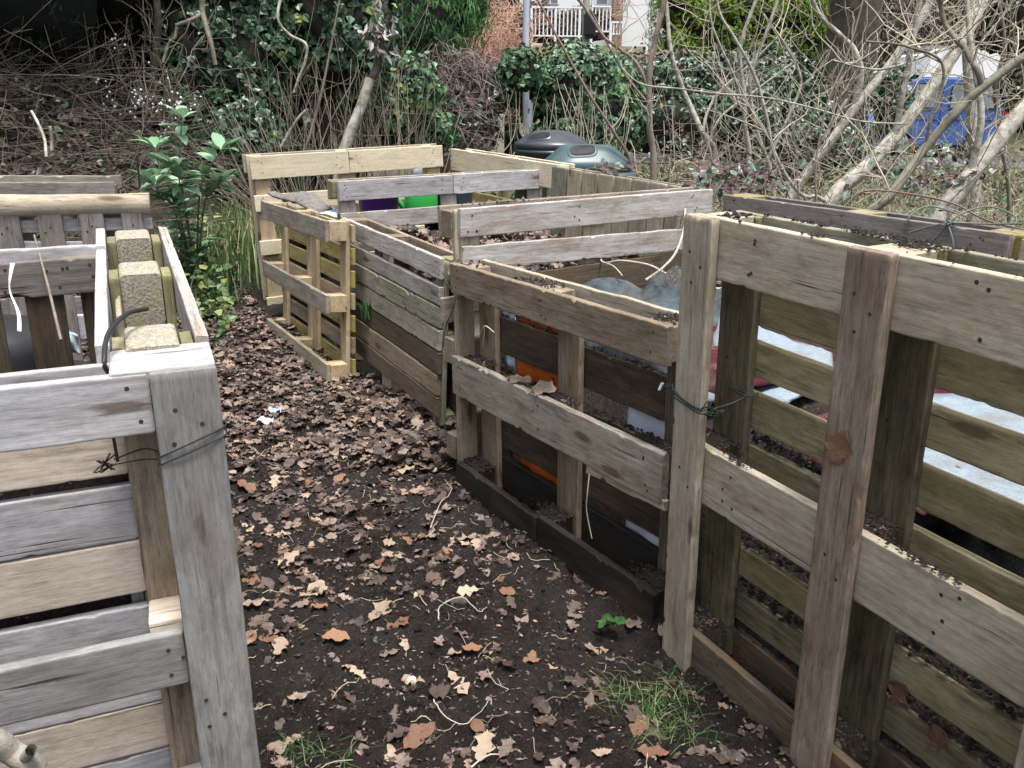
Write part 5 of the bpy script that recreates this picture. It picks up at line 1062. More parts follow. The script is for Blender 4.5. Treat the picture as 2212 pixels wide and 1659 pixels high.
N_=900; P=np.array([px(rnd.uniform(895,1075),rnd.uniform(190,330),rnd.uniform(11.4,12.6)) for _ in range(N_)]); cloud('leaves',P-off,rng.normal(0,1,(N_,3))+[0,-.5,.6],rng.uniform(.05,.1,N_),rng.uniform(0,1,N_),BRM,e)
ivy_mass('background_hedge','dark shrubbery below the soft conifer','hedge',[(px(960,190,16.5),(1.6,.7,.9)),(px(830,200,15.5),(1.6,.7,1.1))],.10,IVY,260,yellow=0)
# ivy mound
e,off=ivy_mass('ivy_mound','broad ivy covered mound right of the grey pole behind the compost bins','ivy mound',[(px(1128,152,11.25),(.26,.14,.30)),(px(1245,205,11.9),(.80,.6,.62)),(px(1300,275,11.7),(.55,.5,.55)),(px(1180,195,12.0),(.55,.5,.36)),(px(1115,185,12.0),(.36,.4,.32)),(px(1345,230,11.9),(.3,.4,.5)),(px(1240,310,11.6),(.55,.4,.42)),(px(1270,150,12),(.45,.4,.26))],.085,IVYL,520,yellow=.012,trange=(0,.75),down=.9)
out=[]
for _ in range(46): x0=rnd.uniform(1090,1360); out.append((bez([px(x0,rnd.uniform(170,260),11.2)+rng.normal(0,.05,3) for _ in range(1)]+[px(x0+rnd.gauss(0,16),290,11.15),px(x0+rnd.gauss(0,26),350,11.1)],5),rnd.uniform(.003,.008)))
part_tubes('hanging_roots',out,BARKT,e,off,3)
ivy_mass('ivy_hedge','dark ivy hedge behind the bare saplings','hedge',[(px(1440,200,14.5),(1.2,.6,.6)),(px(1560,205,14.5),(1.3,.6,.65)),(px(1640,200,15.),(1.,.6,.7)),(px(1480,270,14),(1.5,.5,.6)),(px(1640,290,14.),(1.2,.5,.6))],.085,IVY,330,yellow=.004,trange=(0,.9))
ivy_mass('leaf_hedge','brown dead leafed hedge top below the house wall','hedge',[(px(1450,155,17),(1.4,.6,.4)),(px(1320,160,17),(1.2,.6,.35)),(px(1190,165,17),(1.3,.6,.35))],.09,foliage('dead_hedge_leaf',[(0,(.06,.04,.03)),(.6,(.15,.10,.08)),(1,(.1,.14,.05))],.05,.7),330,yellow=0)
# gold conifers
for x0,y0,w_,lab in ((1535,40,1.15,'bright yellow green conifer right of the white house'),(1690,60,1.35,'second yellow green conifer further right, darker at its foot')):
    bl=[(px(x0,y0,20),(w_,.9,1.1)),(px(x0-10,y0-110,20),(w_*.8,.8,1.2))]+[(px(x0+rnd.uniform(-75,75),y0+rnd.uniform(-60,70),19.3),(.42,.35,.42)) for _ in range(9)]
    e,off=ivy_mass('golden_conifer',lab,'conifer',bl,.11,GOLD,420,shape='long',yellow=0,down=-.5,nz=.4,trange=(.0,1.))
    part_tubes('trunk',[(bez(base_to_ground([px(x0,200,20),px(x0,100,20),px(x0,0,20)]),4),.12)],BARKD,e,off,8)
# dark trunked tree with hanging twigs, ivy at its foot
l=base_to_ground([px(1800,330,16),px(1820,200,16),px(1845,60,16),px(1850,-120,16)]); e=empty('big_dark_tree',tuple(l[0])); tag(e,'thick dark tree trunk left of the blue van with ivy around its foot','tree'); off=l[0]
part_tubes('trunk',[(bez(l,6),np.linspace(.5,.42,6*(len(l)-1)+1))],BARKD,e,off,14); out=[]
for _ in range(90): x0=rnd.uniform(1740,1900); y0=rnd.uniform(60,280); out.append((bez([px(x0,y0,15.2)+rng.normal(0,.1,3),px(x0-12,y0+60,15.2),px(x0-24+rnd.gauss(0,12),y0+130,15.2)],4),rnd.uniform(.006,.013)))
part_tubes('hanging_twigs',out,BARKM,e,off,3)
N_=3800; P=np.array([px(rnd.gauss(1700,45),rnd.gauss(235,45),rnd.uniform(14.6,15.4)) for _ in range(N_//2)]+[px(rnd.gauss(1925,22),rnd.gauss(215,38),rnd.uniform(15.,15.6)) for _ in range(N_//4)]+[px(rnd.gauss(1800,50),rnd.gauss(320,25),rnd.uniform(14.,15.4)) for _ in range(N_//4)]); cloud('ivy',P-off,rng.normal(0,.5,(len(P),3))+[0,-1,.3],rng.uniform(.07,.13,len(P)),rng.uniform(0,.9,len(P)),IVY,e)
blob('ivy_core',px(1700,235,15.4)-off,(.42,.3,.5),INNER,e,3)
ivy_mass('ivy_bush','ivy bush at the foot of the dark tree','bush',[(px(1625,250,13.2),(.55,.4,.5)),(px(1700,315,13),(.7,.4,.35))],.08,IVY,420,yellow=0)
# cream blossom shrub top right
bl=[(px(2185,40,13),(.5,.5,.6)),(px(2250,160,13),(.6,.5,.9)),(px(2200,-70,13),(.8,.6,.7))]
e,off=ivy_mass('flowering_shrub','dark shrub covered in cream seed heads at the right edge','shrub',bl,.075,foliage('shrub_dark',[(0,(.03,.04,.02)),(.5,(.07,.08,.04)),(1,(.14,.14,.08))],.05,.6),420,yellow=0)
P=np.concatenate([shell(c,np.array(r_)*1.03,700,nz=.3,seedo=k*7.3)[0] for k,(c,r_) in enumerate(bl)]); cloud('seed_heads',P-off,rng.normal(0,1,(len(P),3))+[0,-1,0],rng.uniform(.04,.075,len(P)),rng.uniform(0,1,len(P)),plain('cream_heads',(.1,.1,.1),attr=[(0,(.34,.28,.19)),(1,(.66,.60,.46))]),e)
ivy_mass('background_hedge','brown tangle behind the blue van','hedge',[(px(1980,60,26),(2.6,.8,1.6)),(px(1850,120,25.),(2.,.8,1.8)),(px(2250,120,24),(2.5,.8,2.2)),(px(2000,200,27),(3.,.8,1.2))],.16,foliage('brown_tangle',[(0,(.05,.04,.03)),(.6,(.14,.105,.075)),(1,(.22,.17,.12))],.05,.8),150,yellow=0,shape='long')
# far backdrop hedges so no bare horizon shows
ivy_mass('background_hedge','tall dark hedge far behind the left trees','hedge',[((-9,15,1.6),(3.5,1,2.4)),((-5.,14,1.6),(3.,1,2.4)),((-12,10.5,1.6),(2.4,3,2.8)),((-2.4,16.5,1.3),(2.6,.9,1.9)),((-7.5,11,1.4),(2.2,.8,2.2)),((-4.3,11.3,1.5),(1.8,.6,2.)),((-8.2,7.4,1.3),(1.6,2.4,1.9))],.11,IVY,150,yellow=0,trange=(0,.5),inner=.92)
# ---- bare trees on the right
def bare(label,stems,m,tw=(0,),twm=None,n=5,L=.7,name='bare_sapling',leafy=0,seg=9,r_tw=.0045,depth=2,up=.25,spread=.6):
    first=base_to_ground(stems[0][0]); e=empty(name,tuple(first[0])); tag(e,label,'tree'); off=np.array(first[0]); lines=[];out=[]
    for k,(pts,r0,r1) in enumerate(stems):
        pts=first if k==0 else [np.array(q) for q in pts]; C=bez(pts,7); C=C+np.stack([vn(np.arange(len(C))*.35+k*3,C[:,0]*0+k,1.)*r0*.7]*3,1); lines.append((C,np.linspace(r0,r1,len(C))*(1+.06*vn(np.arange(len(C))*1.,np.zeros(len(C))+k,.9))))
        for _ in range(max(1,int(n*.75))):
            i_=rng.integers(max(2,len(C)//4),len(C)); a=rng.uniform(0,6.28); d=unit(np.array([math.cos(a),math.sin(a)*.7,rng.uniform(.1,1.1)])); grow(C[i_],d,L*rng.uniform(.6,1.3),r_tw*1.3,depth,out,spread,up,(1,3),7,.7,.17,.0022)
    part_tubes('trunk',lines[:1],m,e,off,seg); 
    if lines[1:]: part_tubes('limbs',lines[1:],m,e,off,seg)
    part_tubes('twigs',out,twm or BARKT,e,off,4); return e,off
bare('thick pale lichened trunk leaning right behind the dark back pallet',[([px(1790,440,7.4),px(1850,380,7.5),px(1920,310,7.7),px(1990,220,7.9),px(2055,125,8.1),px(2110,30,8.3),px(2150,-80,8.5)],.068,.050),([px(1935,290,7.7),px(1945,230,7.7),px(1965,130,7.7),px(1985,10,7.7),px(2000,-60,7.7)],.028,.018),([px(2075,95,8.1),px(2000,120,8.),px(1930,145,7.9),px(1880,150,7.9),px(1800,130,7.9)],.014,.008)],BARKP,n=9,seg=12,r_tw=.005)
bare('pale trunk leaning out of the frame at the right edge',[([px(2010,500,6.6),px(2080,400,6.7),px(2150,310,6.8),px(2230,215,6.9),px(2330,120,7)],.074,.06),([px(2095,380,6.7),px(2120,250,6.7),px(2100,120,6.8),px(2085,-20,6.9)],.028,.018)],BARKP,n=7,seg=12)
bare('dark olive branchy tree crossing the right edge above the back pallet',[([px(1830,505,5.9),px(1880,455,5.9),px(1925,420,5.9),px(1990,330,6.),px(2060,250,6.),px(2120,190,6.),px(2230,110,6.)],.035,.028),([px(2120,190,6.),px(2110,150,6.),px(2075,95,6.1),px(2040,50,6.2),px(2030,-20,6.2)],.022,.015),([px(2000,320,6.),px(2010,260,6.),px(2035,190,6.),px(2030,130,6.),px(1960,100,6.),px(1870,90,6.)],.012,.007)],BARKG,n=8)
bare('mid grey slanting tree between the ivy hedge and the van',[([px(1700,440,9.),px(1770,340,9.),px(1850,230,9.),px(1930,130,9.1),px(1990,40,9.2),px(2030,-40,9.2)],.052,.04),([px(1845,235,9.),px(1860,150,9.),px(1830,90,9.),px(1775,40,9.),px(1745,-30,9.)],.035,.018),([px(1720,420,9.2),px(1750,360,9.2),px(1790,280,9.2),px(1830,215,9.2)],.022,.018)],BARKP,n=8)
bare('upright brown sapling in the middle of the thicket beside the green bin',[([px(1412,380,7.4),px(1405,290,7.4),px(1402,200,7.4),px(1405,140,7.4),px(1418,70,7.4),px(1442,-20,7.4)],.030,.020),([px(1402,195,7.4),px(1370,130,7.4),px(1310,85,7.4),px(1265,20,7.4),px(1230,-30,7.4)],.014,.010),([px(1400,225,7.4),px(1350,160,7.4),px(1310,90,7.4),px(1275,20,7.4)],.010,.007)],plain('brown_bark',(.16,.125,.10),(.30,.25,.2),14,.8,bump=.5,bsc=45),n=3,L=.5)
bare('long thin reddish stem slanting down to the green compost bin',[([px(1368,378,7.2),px(1335,300,7.2),px(1280,215,7.2),px(1215,100,7.3),px(1150,-20,7.4)],.014,.009)],BARKR,n=1,L=.4,depth=1)
bare('pale slender sapling curving up from the bramble patch',[([px(1548,348,8.6),px(1520,290,8.6),px(1480,205,8.7),px(1450,110,8.7),px(1435,-20,8.8)],.034,.018),([px(1536,330,8.6),px(1520,280,8.6),px(1545,210,8.7),px(1620,140,8.7),px(1700,60,8.7)],.016,.010),([px(1530,310,8.6),px(1560,250,8.6),px(1640,190,8.7),px(1720,130,8.7)],.014,.009)],BARKP,n=4)
bare('pale upright sapling with side twigs in front of the yellow green conifer',[([px(1618,360,8.),px(1610,280,8.),px(1606,200,8.),px(1600,100,8.),px(1640,-20,8.)],.026,.015),([px(1608,230,8.),px(1580,150,8.),px(1540,60,8.),px(1530,-30,8.)],.012,.008)],BARKP,n=5)
bare('sapling bending low to the right over the back pallet',[([px(1795,445,7.),px(1740,425,7.),px(1705,390,7.),px(1670,320,7.),px(1650,230,7.),px(1620,140,7.),px(1560,40,7.),px(1540,-30,7.)],.018,.010),([px(1672,320,7.),px(1640,260,7.),px(1600,210,7.)],.009,.006)],BARKP,n=5)
bare('thin dark stem standing upright above the back pallet',[([px(1762,470,6.2),px(1762,360,6.2),px(1785,230,6.2),px(1830,120,6.2),px(1870,-20,6.2)],.009,.006)],BARKM,n=3,L=.5)
bare('tall straight pale stem in front of the blue van',[([px(2105,420,9.5),px(2102,300,9.5),px(2094,190,9.5),px(2090,60,9.5),px(2110,-40,9.5)],.062,.05)],BARKP,n=3)
bare('forked sapling left of the thick pale trunk',[([px(1668,390,8.4),px(1640,300,8.4),px(1620,180,8.4),px(1660,60,8.4),px(1690,-30,8.4)],.022,.014),([px(1655,350,8.4),px(1700,260,8.4),px(1730,170,8.4),px(1690,90,8.4),px(1650,30,8.4)],.016,.009)],BARKP,n=6)
bare('thin branchy sapling at the top right corner',[([px(2180,430,7.8),px(2160,300,7.8),px(2150,190,7.8),px(2170,90,7.8),px(2150,-30,7.8)],.020,.012),([px(2150,190,7.8),px(2190,100,7.8),px(2230,20,7.8)],.014,.009)],BARKG,n=8,L=.9)
tag(tube_obj('arching_stem',[(bez([px(1338,133,6.8),px(1350,155,6.8),px(1390,183,6.8),px(1470,192,6.8),px(1560,203,6.8),px(1660,212,6.8),px(1760,235,6.8),px(1860,262,6.8),px(1960,268,6.8)],6),.0075)],BARKP,seg=6),'long thin horizontal stem crossing in front of the ivy mound','stem')
tag(tube_obj('bramble_cane',[(bez([px(1790,478,5.2),px(1830,440,5.2),px(1870,412,5.2),px(1960,418,5.2),px(2060,440,5.2),px(2130,475,5.1),px(2230,500,5.)],6),.006)],BARKR,seg=6),'dark bramble cane arching low over the back pallet','bramble')
e,off=ivy_mass('reddish_shrub','low dark reddish shrub behind the white railing','shrub',[(px(1195,62,28.6),(1.3,.3,.55)),(px(1265,55,29.2),(.9,.25,.6)),(px(1160,40,28.4),(.5,.3,.5))],.10,foliage('red_shrub',[(0,(.05,.03,.022)),(.6,(.11,.06,.045)),(1,(.10,.12,.05))],.05,.7),260,yellow=0,inner=.8)
def tangle(n,box,h,m,lab,r=(.0025,.007)):
    out=[]
    for _ in range(n):
        x=rnd.uniform(box[0],box[1]); y=rnd.uniform(box[2],box[3]); 
        if x>y*.72+1.2: continue
        z=float(ground_h(x,y))+h*rnd.random(); d=unit(np.array([rnd.gauss(0,1),rnd.gauss(0,.8),rnd.gauss(.35,.5)])); P=[np.array([x,y,z])]; L=rnd.uniform(.4,1.2)
        for k in range(5): d=unit(d+rng.normal(0,.22,3)); P.append(P[-1]+d*L/5)
        out.append((np.array(P),rnd.uniform(*r)))
    tag(tube_obj('dead_bramble_tangle',out,m,seg=3),lab,'bramble tangle',kind='stuff')
TB=plain('tangle_twigs',(.2,.165,.12),(.5,.44,.34),2.5,.9)
tangle(650,(1.5,10,9.,14.5),.75,TB,'tangle of dead bramble stems across the back of the clearing')
tangle(600,(1.3,6.5,5.6,9.),.3,TB,'dead stems lying low behind the back pallet',(.002,.004))
N_=4200; x=rng.uniform(1.5,11,N_); y=rng.uniform(10.,15,N_); k=x<y*.72+1.2; x,y=x[k],y[k]; P=np.stack([x,y,ground_h(x,y)+.75*rng.random(len(x))*(.6+vn(x,y,.9))],1)
tag(cloud('dead_leaves',P,rng.normal(0,.7,(len(x),3))+[0,-.8,.5],rng.uniform(.04,.09,len(x)),rng.uniform(0,1,len(x)),plain('tangle_leaf',(.1,.1,.1),attr=[(0,(.06,.042,.033)),(.3,(.16,.115,.09)),(.5,(.25,.19,.15)),(.55,(.05,.11,.04)),(1,(.13,.24,.09))])),'dead leaves hanging in the bramble tangle','dead leaves',kind='stuff')
# sparse twig haze in the thicket
out=[]
for _ in range(85):
    x0=rnd.uniform(1400,2300); Y0=rnd.uniform(6.5,11.); P0=px(x0,rnd.uniform(330,440),Y0); P0[2]=float(ground_h(P0[0],P0[1])); grow(P0,unit(np.array([rnd.gauss(0,.45),rnd.gauss(0,.3),1.])),rnd.uniform(.9,2.0),rnd.uniform(.004,.009),2,out,.5,.1,(1,3),7,.55,.13,.0022)
e=empty('sapling_thicket',(3,8,0)); tag(e,'dense thicket of thin dead stems and twigs filling the right background','thicket'); off=np.array([3,8,0.]); part_tubes('stems',out,plain('thicket_twigs',(.13,.105,.08),(.36,.31,.24),2.2,.85),e,off,3)
# brambles on pallet tops (right) and beyond
def bramble(label,cpts,n,size=.05,rad=.16,name='bramble'):
    c0=cpts[0]; e=empty(name,(c0[0],c0[1],float(ground_h(c0[0],c0[1])))); tag(e,label,'bramble'); off=np.array([c0[0],c0[1],float(ground_h(c0[0],c0[1]))]); out=[];PP=[]
    for c in cpts:
        for _ in range(9): 
            a=c+rng.normal(0,rad,3)*[1,1,.4]; b=c+rng.normal(0,rad*1.6,3)*[1,1,.4]; mdp=(a+b)/2+[0,0,rad*rnd.uniform(.1,.7)]; C=bez([a,mdp,b],6); out.append((C,.0022))
        PP.append(c+rng.normal(0,rad,(n,3))*[1.2,1,.55])
    P=np.concatenate(PP); part_tubes('canes',out,BARKR,e,off,4); cloud('leaves',P-off,rng.normal(0,.5,(len(P),3))+[0,-.3,1],rng.uniform(size*.6,size*1.2,len(P)),rng.uniform(0,1,len(P)),BRM,e,'ivy',.1)
bramble('bramble with grey green and purple leaves trailing over the pallet corner',[px(1560,392,4.6),px(1600,388,4.8),px(1640,398,4.7)],42,.055,.09)
bramble('low purple leaved bramble patch behind the pallet row',[px(1560,378,6.2),px(1500,380,6.6),px(1620,385,6.2)],36,.05,.13)
bramble('bramble with purple leaves in the thicket beside the saplings',[px(1490,300,8.),px(1520,320,8.),px(1780,340,8.)],26,.06,.18)
bramble('green ivy leaved bramble behind the back pallet on the right',[px(1960,390,6.3),px(2020,375,6.8),px(2100,340,7.)],90,.06,.16)
P0=px(1320,352,6.2)
bramble('dark purple leaf cluster on the top of the slatted back pallet',[px(1320,365,5.3)],22,.06,.05)
# field grass right
n_=24000; x=rng.uniform(1.8,13,n_); y=rng.uniform(5.2,17,n_); k=(vn(x,y,.8)+.3*vn(x,y,3)>-.25)&(x<y*.75+1.5); pts=np.stack([x[k],y[k]],1)
V,Fs,tn=blades(0,0,0,1,1,.34,(.25,.8),.006,.9,pts=pts[:len(pts)//2]); tag(link('grass',mesh('grass',V,Fs,GR,tint=tn)),'green grass in the clearing behind the saplings','grass',kind='stuff')
V,Fs,tn=blades(0,0,0,1,1,.45,(.75,1.1),.005,1.1,pts=pts[len(pts)//2:]); tag(link('straw_grass',mesh('grass',V,Fs,GR,tint=tn)),'dry straw coloured grass among the saplings','grass',kind='stuff')
plants(5500,(1.6,9,5.2,13),.3,.06,(0,.75),label='low green weeds among the saplings',cond=lambda x,y:x<y*.75+1)
pts=[(a,b_,float(ground_h(a,b_))+rnd.random()*.08) for a,b_ in zip(rng.uniform(1.6,9,1600),rng.uniform(5,11,1600))]
litter('leaf_litter',pts,(.05,.1),'dead leaves under the saplings on the right','leaf litter')
# ================================================================== BACKGROUND BUILT THINGS
def bx(b,lo,hi,mi=0,bev=0):
    V,Fs,MI=b; k=len(V); (x0,y0,z0),(x1,y1,z1)=lo,hi
    V+=[(x0,y0,z0),(x1,y0,z0),(x1,y1,z0),(x0,y1,z0),(x0,y0,z1),(x1,y0,z1),(x1,y1,z1),(x0,y1,z1)]
    for f in ((0,3,2,1),(4,5,6,7),(0,1,5,4),(1,2,6,5),(2,3,7,6),(3,0,4,7)): Fs.append(tuple(k+q for q in f)); MI.append(mi)
def bobj(name,boxes,m,parent=None,off=(0,0,0)):
    b=([],[],[]); 
    for lo,hi in boxes: bx(b,tuple(np.array(lo)-off),tuple(np.array(hi)-off))
    return link(name,mesh(name,b[0],b[1],m,smooth=False),parent)
WP=plain('white_paint',(.80,.80,.80),(.72,.73,.74),1.5,.6); WPM=plain('white_metal',(.78,.79,.8),rough=.5); GLS=plain('window_glass',(.10,.12,.14),(.22,.24,.27),.8,.1,.6)
def brickmat(name,c1,c2,mo,rot):
    n=NT(name,.9,.15); o=n.oc(); mp=n.n('ShaderNodeMapping'); n.l(o,mp.inputs[0]); mp.inputs['Rotation'].default_value=rot
    t_=n.n('ShaderNodeTexBrick'); n.l(mp.outputs[0],t_.inputs['Vector']); t_.inputs['Scale'].default_value=1; t_.inputs['Brick Width'].default_value=.225; t_.inputs['Row Height'].default_value=.075; t_.inputs['Mortar Size'].default_value=.008
    t_.inputs['Color1'].default_value=(*c1,1); t_.inputs['Color2'].default_value=(*c2,1); t_.inputs['Mortar'].default_value=(*mo,1); n.l(t_.outputs[0],n.b.inputs['Base Color']); return n.m
BR1=brickmat('red_brick',(.24,.11,.08),(.32,.17,.12),(.38,.34,.3),(R(90),0,0)); BR2=brickmat('brown_brick',(.15,.085,.06),(.24,.14,.10),(.22,.18,.15),(R(90),0,0))
# house on the bank
Yh=30.; zb=float(ground_h(px(1320,80,Yh)[0],Yh))
e=empty('white_house',(px(1300,80,Yh)[0],Yh,zb)); tag(e,'white rendered house with a brick pier on the bank behind the hedge','house'); off=np.array([e.location.x,Yh,zb])
xl=px(1145,50,Yh)[0]; xr=px(1500,50,Yh)[0]
bobj('wall',[((xl,Yh,zb-.6),(xr,Yh+6,zb+5.5))],WP,e,off); xg=lambda a:px(a,50,Yh)[0]; zg=lambda b:px(1320,b,Yh)[2]
bobj('brick_pier',[((xg(1321),Yh-.35,zb-.6),(xg(1342),Yh-.003,zb+5))],BR1,e,off)
w_=bobj('window',[((xg(1168),Yh-.05,zg(11)),(xg(1206),Yh-.003,zg(-60)))],WPM,e,off); bobj('pane',[((xg(1172),Yh-.06,zg(8)),(xg(1186),Yh-.052,zg(-57))),((xg(1189),Yh-.06,zg(8)),(xg(1203),Yh-.052,zg(-57)))],GLS,w_,off)
w_=bobj('window',[((xg(1284),Yh-.05,zg(11)),(xg(1312),Yh-.003,zg(-60)))],WPM,e,off); bobj('pane',[((xg(1287),Yh-.06,zg(8)),(xg(1309),Yh-.052,zg(-57)))],GLS,w_,off)
bobj('brick_panel',[((xg(1131),Yh-.03,zb-.5),(xg(1146),Yh-.003,zb+5))],BR2,e,off)
bb=[((xg(1404),Yh-.1,zg(80)),(xg(1480),Yh-.003,zg(-60)))]; w_=bobj('garage_door',bb,plain('pale_blue_boards',(.42,.50,.54),rough=.5),e,off)
bobj('board_lines',[((xg(1406),Yh-.115,zg(70-q*7)-.02),(xg(1478),Yh-.102,zg(70-q*7)+.1)) for q in range(16)],plain('pale_blue_boards_light',(.52,.60,.64),rough=.5),w_,off)
def rail(x0,x1,y_top,y_bot,Y,lab,step=8.2):
    z1=px((x0+x1)/2,y_top,Y)[2]; z0=px((x0+x1)/2,y_bot,Y)[2]; a=px(x0,50,Y)[0]; b=px(x1,50,Y)[0]; e=empty('railing',(a,Y,z0)); tag(e,lab,'railing'); off=np.array([a,Y,z0])
    bobj('handrail',[((a,Y-.03,z1-.05),(b,Y+.03,z1))],WPM,e,off); bobj('bottom_rail',[((a,Y-.02,z0+.06),(b,Y+.02,z0+.1))],WPM,e,off)
    n=max(2,int((x1-x0)/step)); bars=[]
    for k in range(n+1): x=a+(b-a)*k/n; big=.035 if k%6==0 else .018; bars.append(((x-big,Y-.025 if big>.03 else Y-.015,float(ground_h(x,Y))-.3 if k%6==0 else z0+.1),(x+big,Y+.025 if big>.03 else Y+.015,z1-.05)))
    bobj('balusters',bars,WPM,e,off)
rail(1148,1278,14,84,27.2,'long white baluster railing in front of the house'); rail(1278,1318,12,74,28.4,'shorter white railing beside the brick pier',7.); rail(1400,1478,19,70,27.5,'white railing in front of the pale blue garage door'); rail(1320,1345,46,80,27.0,'low white railing below the brick pier',6)
# poles
def pole(x,y0,y1,Y,r,m,lab,name='lamp_post'):
    P0=px(x,y0,Y); zg_=float(ground_h(P0[0],Y)); P1=px(x,y1,Y); e=empty(name,(P0[0],Y,zg_)); tag(e,lab,'post'); off=np.array([P0[0],Y,zg_]); tube_obj('shaft',[(np.array([[0,0,-.2],[P1[0]-P0[0],0,(P1[2]-zg_)*.5],[P1[0]-P0[0],0,P1[2]-zg_]]),r)],m,e,12); return e,off
GP=plain('galvanised_grey',(.40,.43,.50),(.5,.53,.6),5,.5); e,off=pole(1141,300,-260,11.55,.042,GP,'pale grey metal pole left of the ivy mound with ivy at its foot'); 
tube_obj('base_sleeve',[(np.array([[0,0,-.1],[0,0,.4],[0,0,1.42]]),.055)],plain('peeling_white_paint',(.62,.68,.75),(.5,.55,.6),9,.7,st=((.1,.12,.1),8,.8)),e,12)
P=px(1125,300,12.8)
e,off=pole(1276,150,-260,19,.075,plain('pole_olive',(.30,.32,.2),(.4,.42,.3),4,.6),'wooden pole carrying a black box in front of the white railing','utility_pole')
bp=px(1273,55,18.85); bobj('black_box',[((bp[0]-.12,18.7,bp[2]-.18),(bp[0]+.12,18.92,bp[2]+.2))],plain('black_box',(.012,.012,.014),rough=.5),e,off); bobj('box_lid',[((bp[0]-.09,18.72,bp[2]+.203),(bp[0]+.09,18.9,bp[2]+.26)),((bp[0]-.08,18.75,bp[2]-.25),(bp[0]+.08,18.9,bp[2]-.183))],plain('black_box_trim',(.02,.02,.022),rough=.5),e,off)
# low brick wall
P=px(1000,270,14.6); e=empty('brick_wall',(P[0],14.6,float(ground_h(P[0],14.6)))); tag(e,'low brown brick wall with a pale end stone behind the dead bramble','wall'); off=np.array(e.location)
zt=px(1000,243,14.6)[2]; z0=float(ground_h(P[0],14.6)); xa,xb=px(860,250,14.6)[0],px(1068,250,14.6)[0]
bobj('wall',[((xa,14.6,z0-.3),(xb,14.85,zt))],BR2,e,off); bobj('coping',[((xa,14.55,zt+.002),(xb,14.9,zt+.05))],plain('coping_stone',(.2,.15,.12),(.28,.22,.18),6,.9),e,off); bobj('end_stone',[((xb+.003,14.55,z0-.3),(xb+.16,14.9,zt-.02))],plain('pale_stone',(.42,.38,.3),(.5,.46,.38),6,.9),e,off)
P=px(850,310,11.3); e=bobj('flint_wall',[((px(790,300,11.4)[0],11.4,-.2),(px(940,300,11.4)[0],11.7,px(850,290,11.4)[2]))],plain('flint',(.25,.23,.19),(.55,.52,.45),14,.9,bump=.8,bsc=12),None); tag(e,'short pale stone wall glimpsed below the ivy bush','wall')
# vehicles -----------------------------------------------------------
def extr(name,prof,y0,y1,m,parent,inset=.0):
    """side profile (x,z) extruded across the width, edges pulled in a little"""
    n=len(prof); V=[];Fs=[]; cx=sum(p_[0] for p_ in prof)/n; cz=sum(p_[1] for p_ in prof)/n
    rows=[(y0,inset),(y0+.06,.0),(y1-.06,.0),(y1,inset)]
    for y,s in rows:
        for x,z in prof: V.append((x-(x-cx)*s,y,z-(z-cz)*s))
    for r_ in range(3):
        for k in range(n): a=r_*n+k;b=r_*n+(k+1)%n; Fs.append((a,b,b+n,a+n))
    Fs.append(tuple(range(n))[::-1]); Fs.append(tuple(3*n+k for k in range(n))); return link(name,mesh(name,V,Fs,m,smooth=False),parent)
BLP=plain('blue_car_paint',(.02,.085,.30),(.04,.12,.36),2,.35,.5,st=((.08,.09,.12),3,.4)); TYR=plain('tyre',(.015,.015,.015),rough=.8)
def wheel(e,x,y,r=.31):
    w_=tube_obj('wheel',[(np.array([[x,y-.09,r],[x,y-.05,r],[x,y+.05,r],[x,y+.09,r]]),np.array([r*.93,r,r,r*.93]))],TYR,e,24)
    V=[(x+r*.6*math.cos(k*.4488),y-.092,r+r*.6*math.sin(k*.4488)) for k in range(14)]+[(x,y-.1,r)]; link('hub',mesh('hub',V,[(k,(k+1)%14,14) for k in range(14)],plain('hub',(.35,.35,.36),rough=.4,metal=.5)),w_)
Pv=px(1985,300,22.5); zv=float(ground_h(Pv[0],22.5)); e=empty('camper_van',(Pv[0],22.6,zv+.0)); e.rotation_euler=(0,0,R(8)); e.scale=(1.04,1.04,1.04); tag(e,'bright blue camper van with a white high roof parked behind the bare trees','van')
L2=1.62
prof=[(-L2,.35),(-L2-.02,.75),(-L2+.12,1.02),(-L2+.5,1.16),(-L2+.85,1.74),(-L2+1.0,1.80),(L2-.06,1.80),(L2,1.7),(L2+.04,.9),(L2,.35),(L2-.45,.3),(L2-.55,.55),(L2-.72,.62),(L2-.9,.55),(L2-1.0,.3),(-L2+1.,.3),(-L2+.9,.55),(-L2+.72,.62),(-L2+.55,.55),(-L2+.45,.3)]
extr('body',prof,-.85,.85,BLP,e,.03); extr('high_roof',[(-L2+1.05,1.803),(-L2+1.15,2.3),(-L2+1.3,2.42),(L2-.2,2.42),(L2-.08,2.3),(L2-.05,1.803)],-.78,.78,WP,e,.03)
extr('roof_trim',[(-L2+1.2,2.423),(-L2+1.25,2.5),(L2-.3,2.5),(L2-.2,2.423)],-.6,.6,plain('grey_trim',(.2,.2,.2)),e,.02)
for a,b_ in ((-L2+.82,-L2+1.45),(-L2+1.75,L2-.2)):
    w_=bobj('window',[((a,-.868,1.12),(b_,-.852,1.68))],plain('rubber',(.02,.02,.02)),e); bobj('pane',[((a+.03,-.874,1.15),(b_-.03,-.869,1.65))],plain('side_glass',(.18,.20,.22),(.26,.27,.28),2,.15,.6),w_)
bobj('tail_light',[((L2-.05,-.875,1.0),(L2+.02,-.855,1.35))],plain('red_lens',(.5,.02,.02),rough=.3),e); bobj('bumper',[((L2-.02,-.8,.4),(L2+.08,.8,.55)),((-L2-.09,-.8,.4),(-L2-.0,.8,.55))],plain('bumper',(.04,.04,.045)),e)
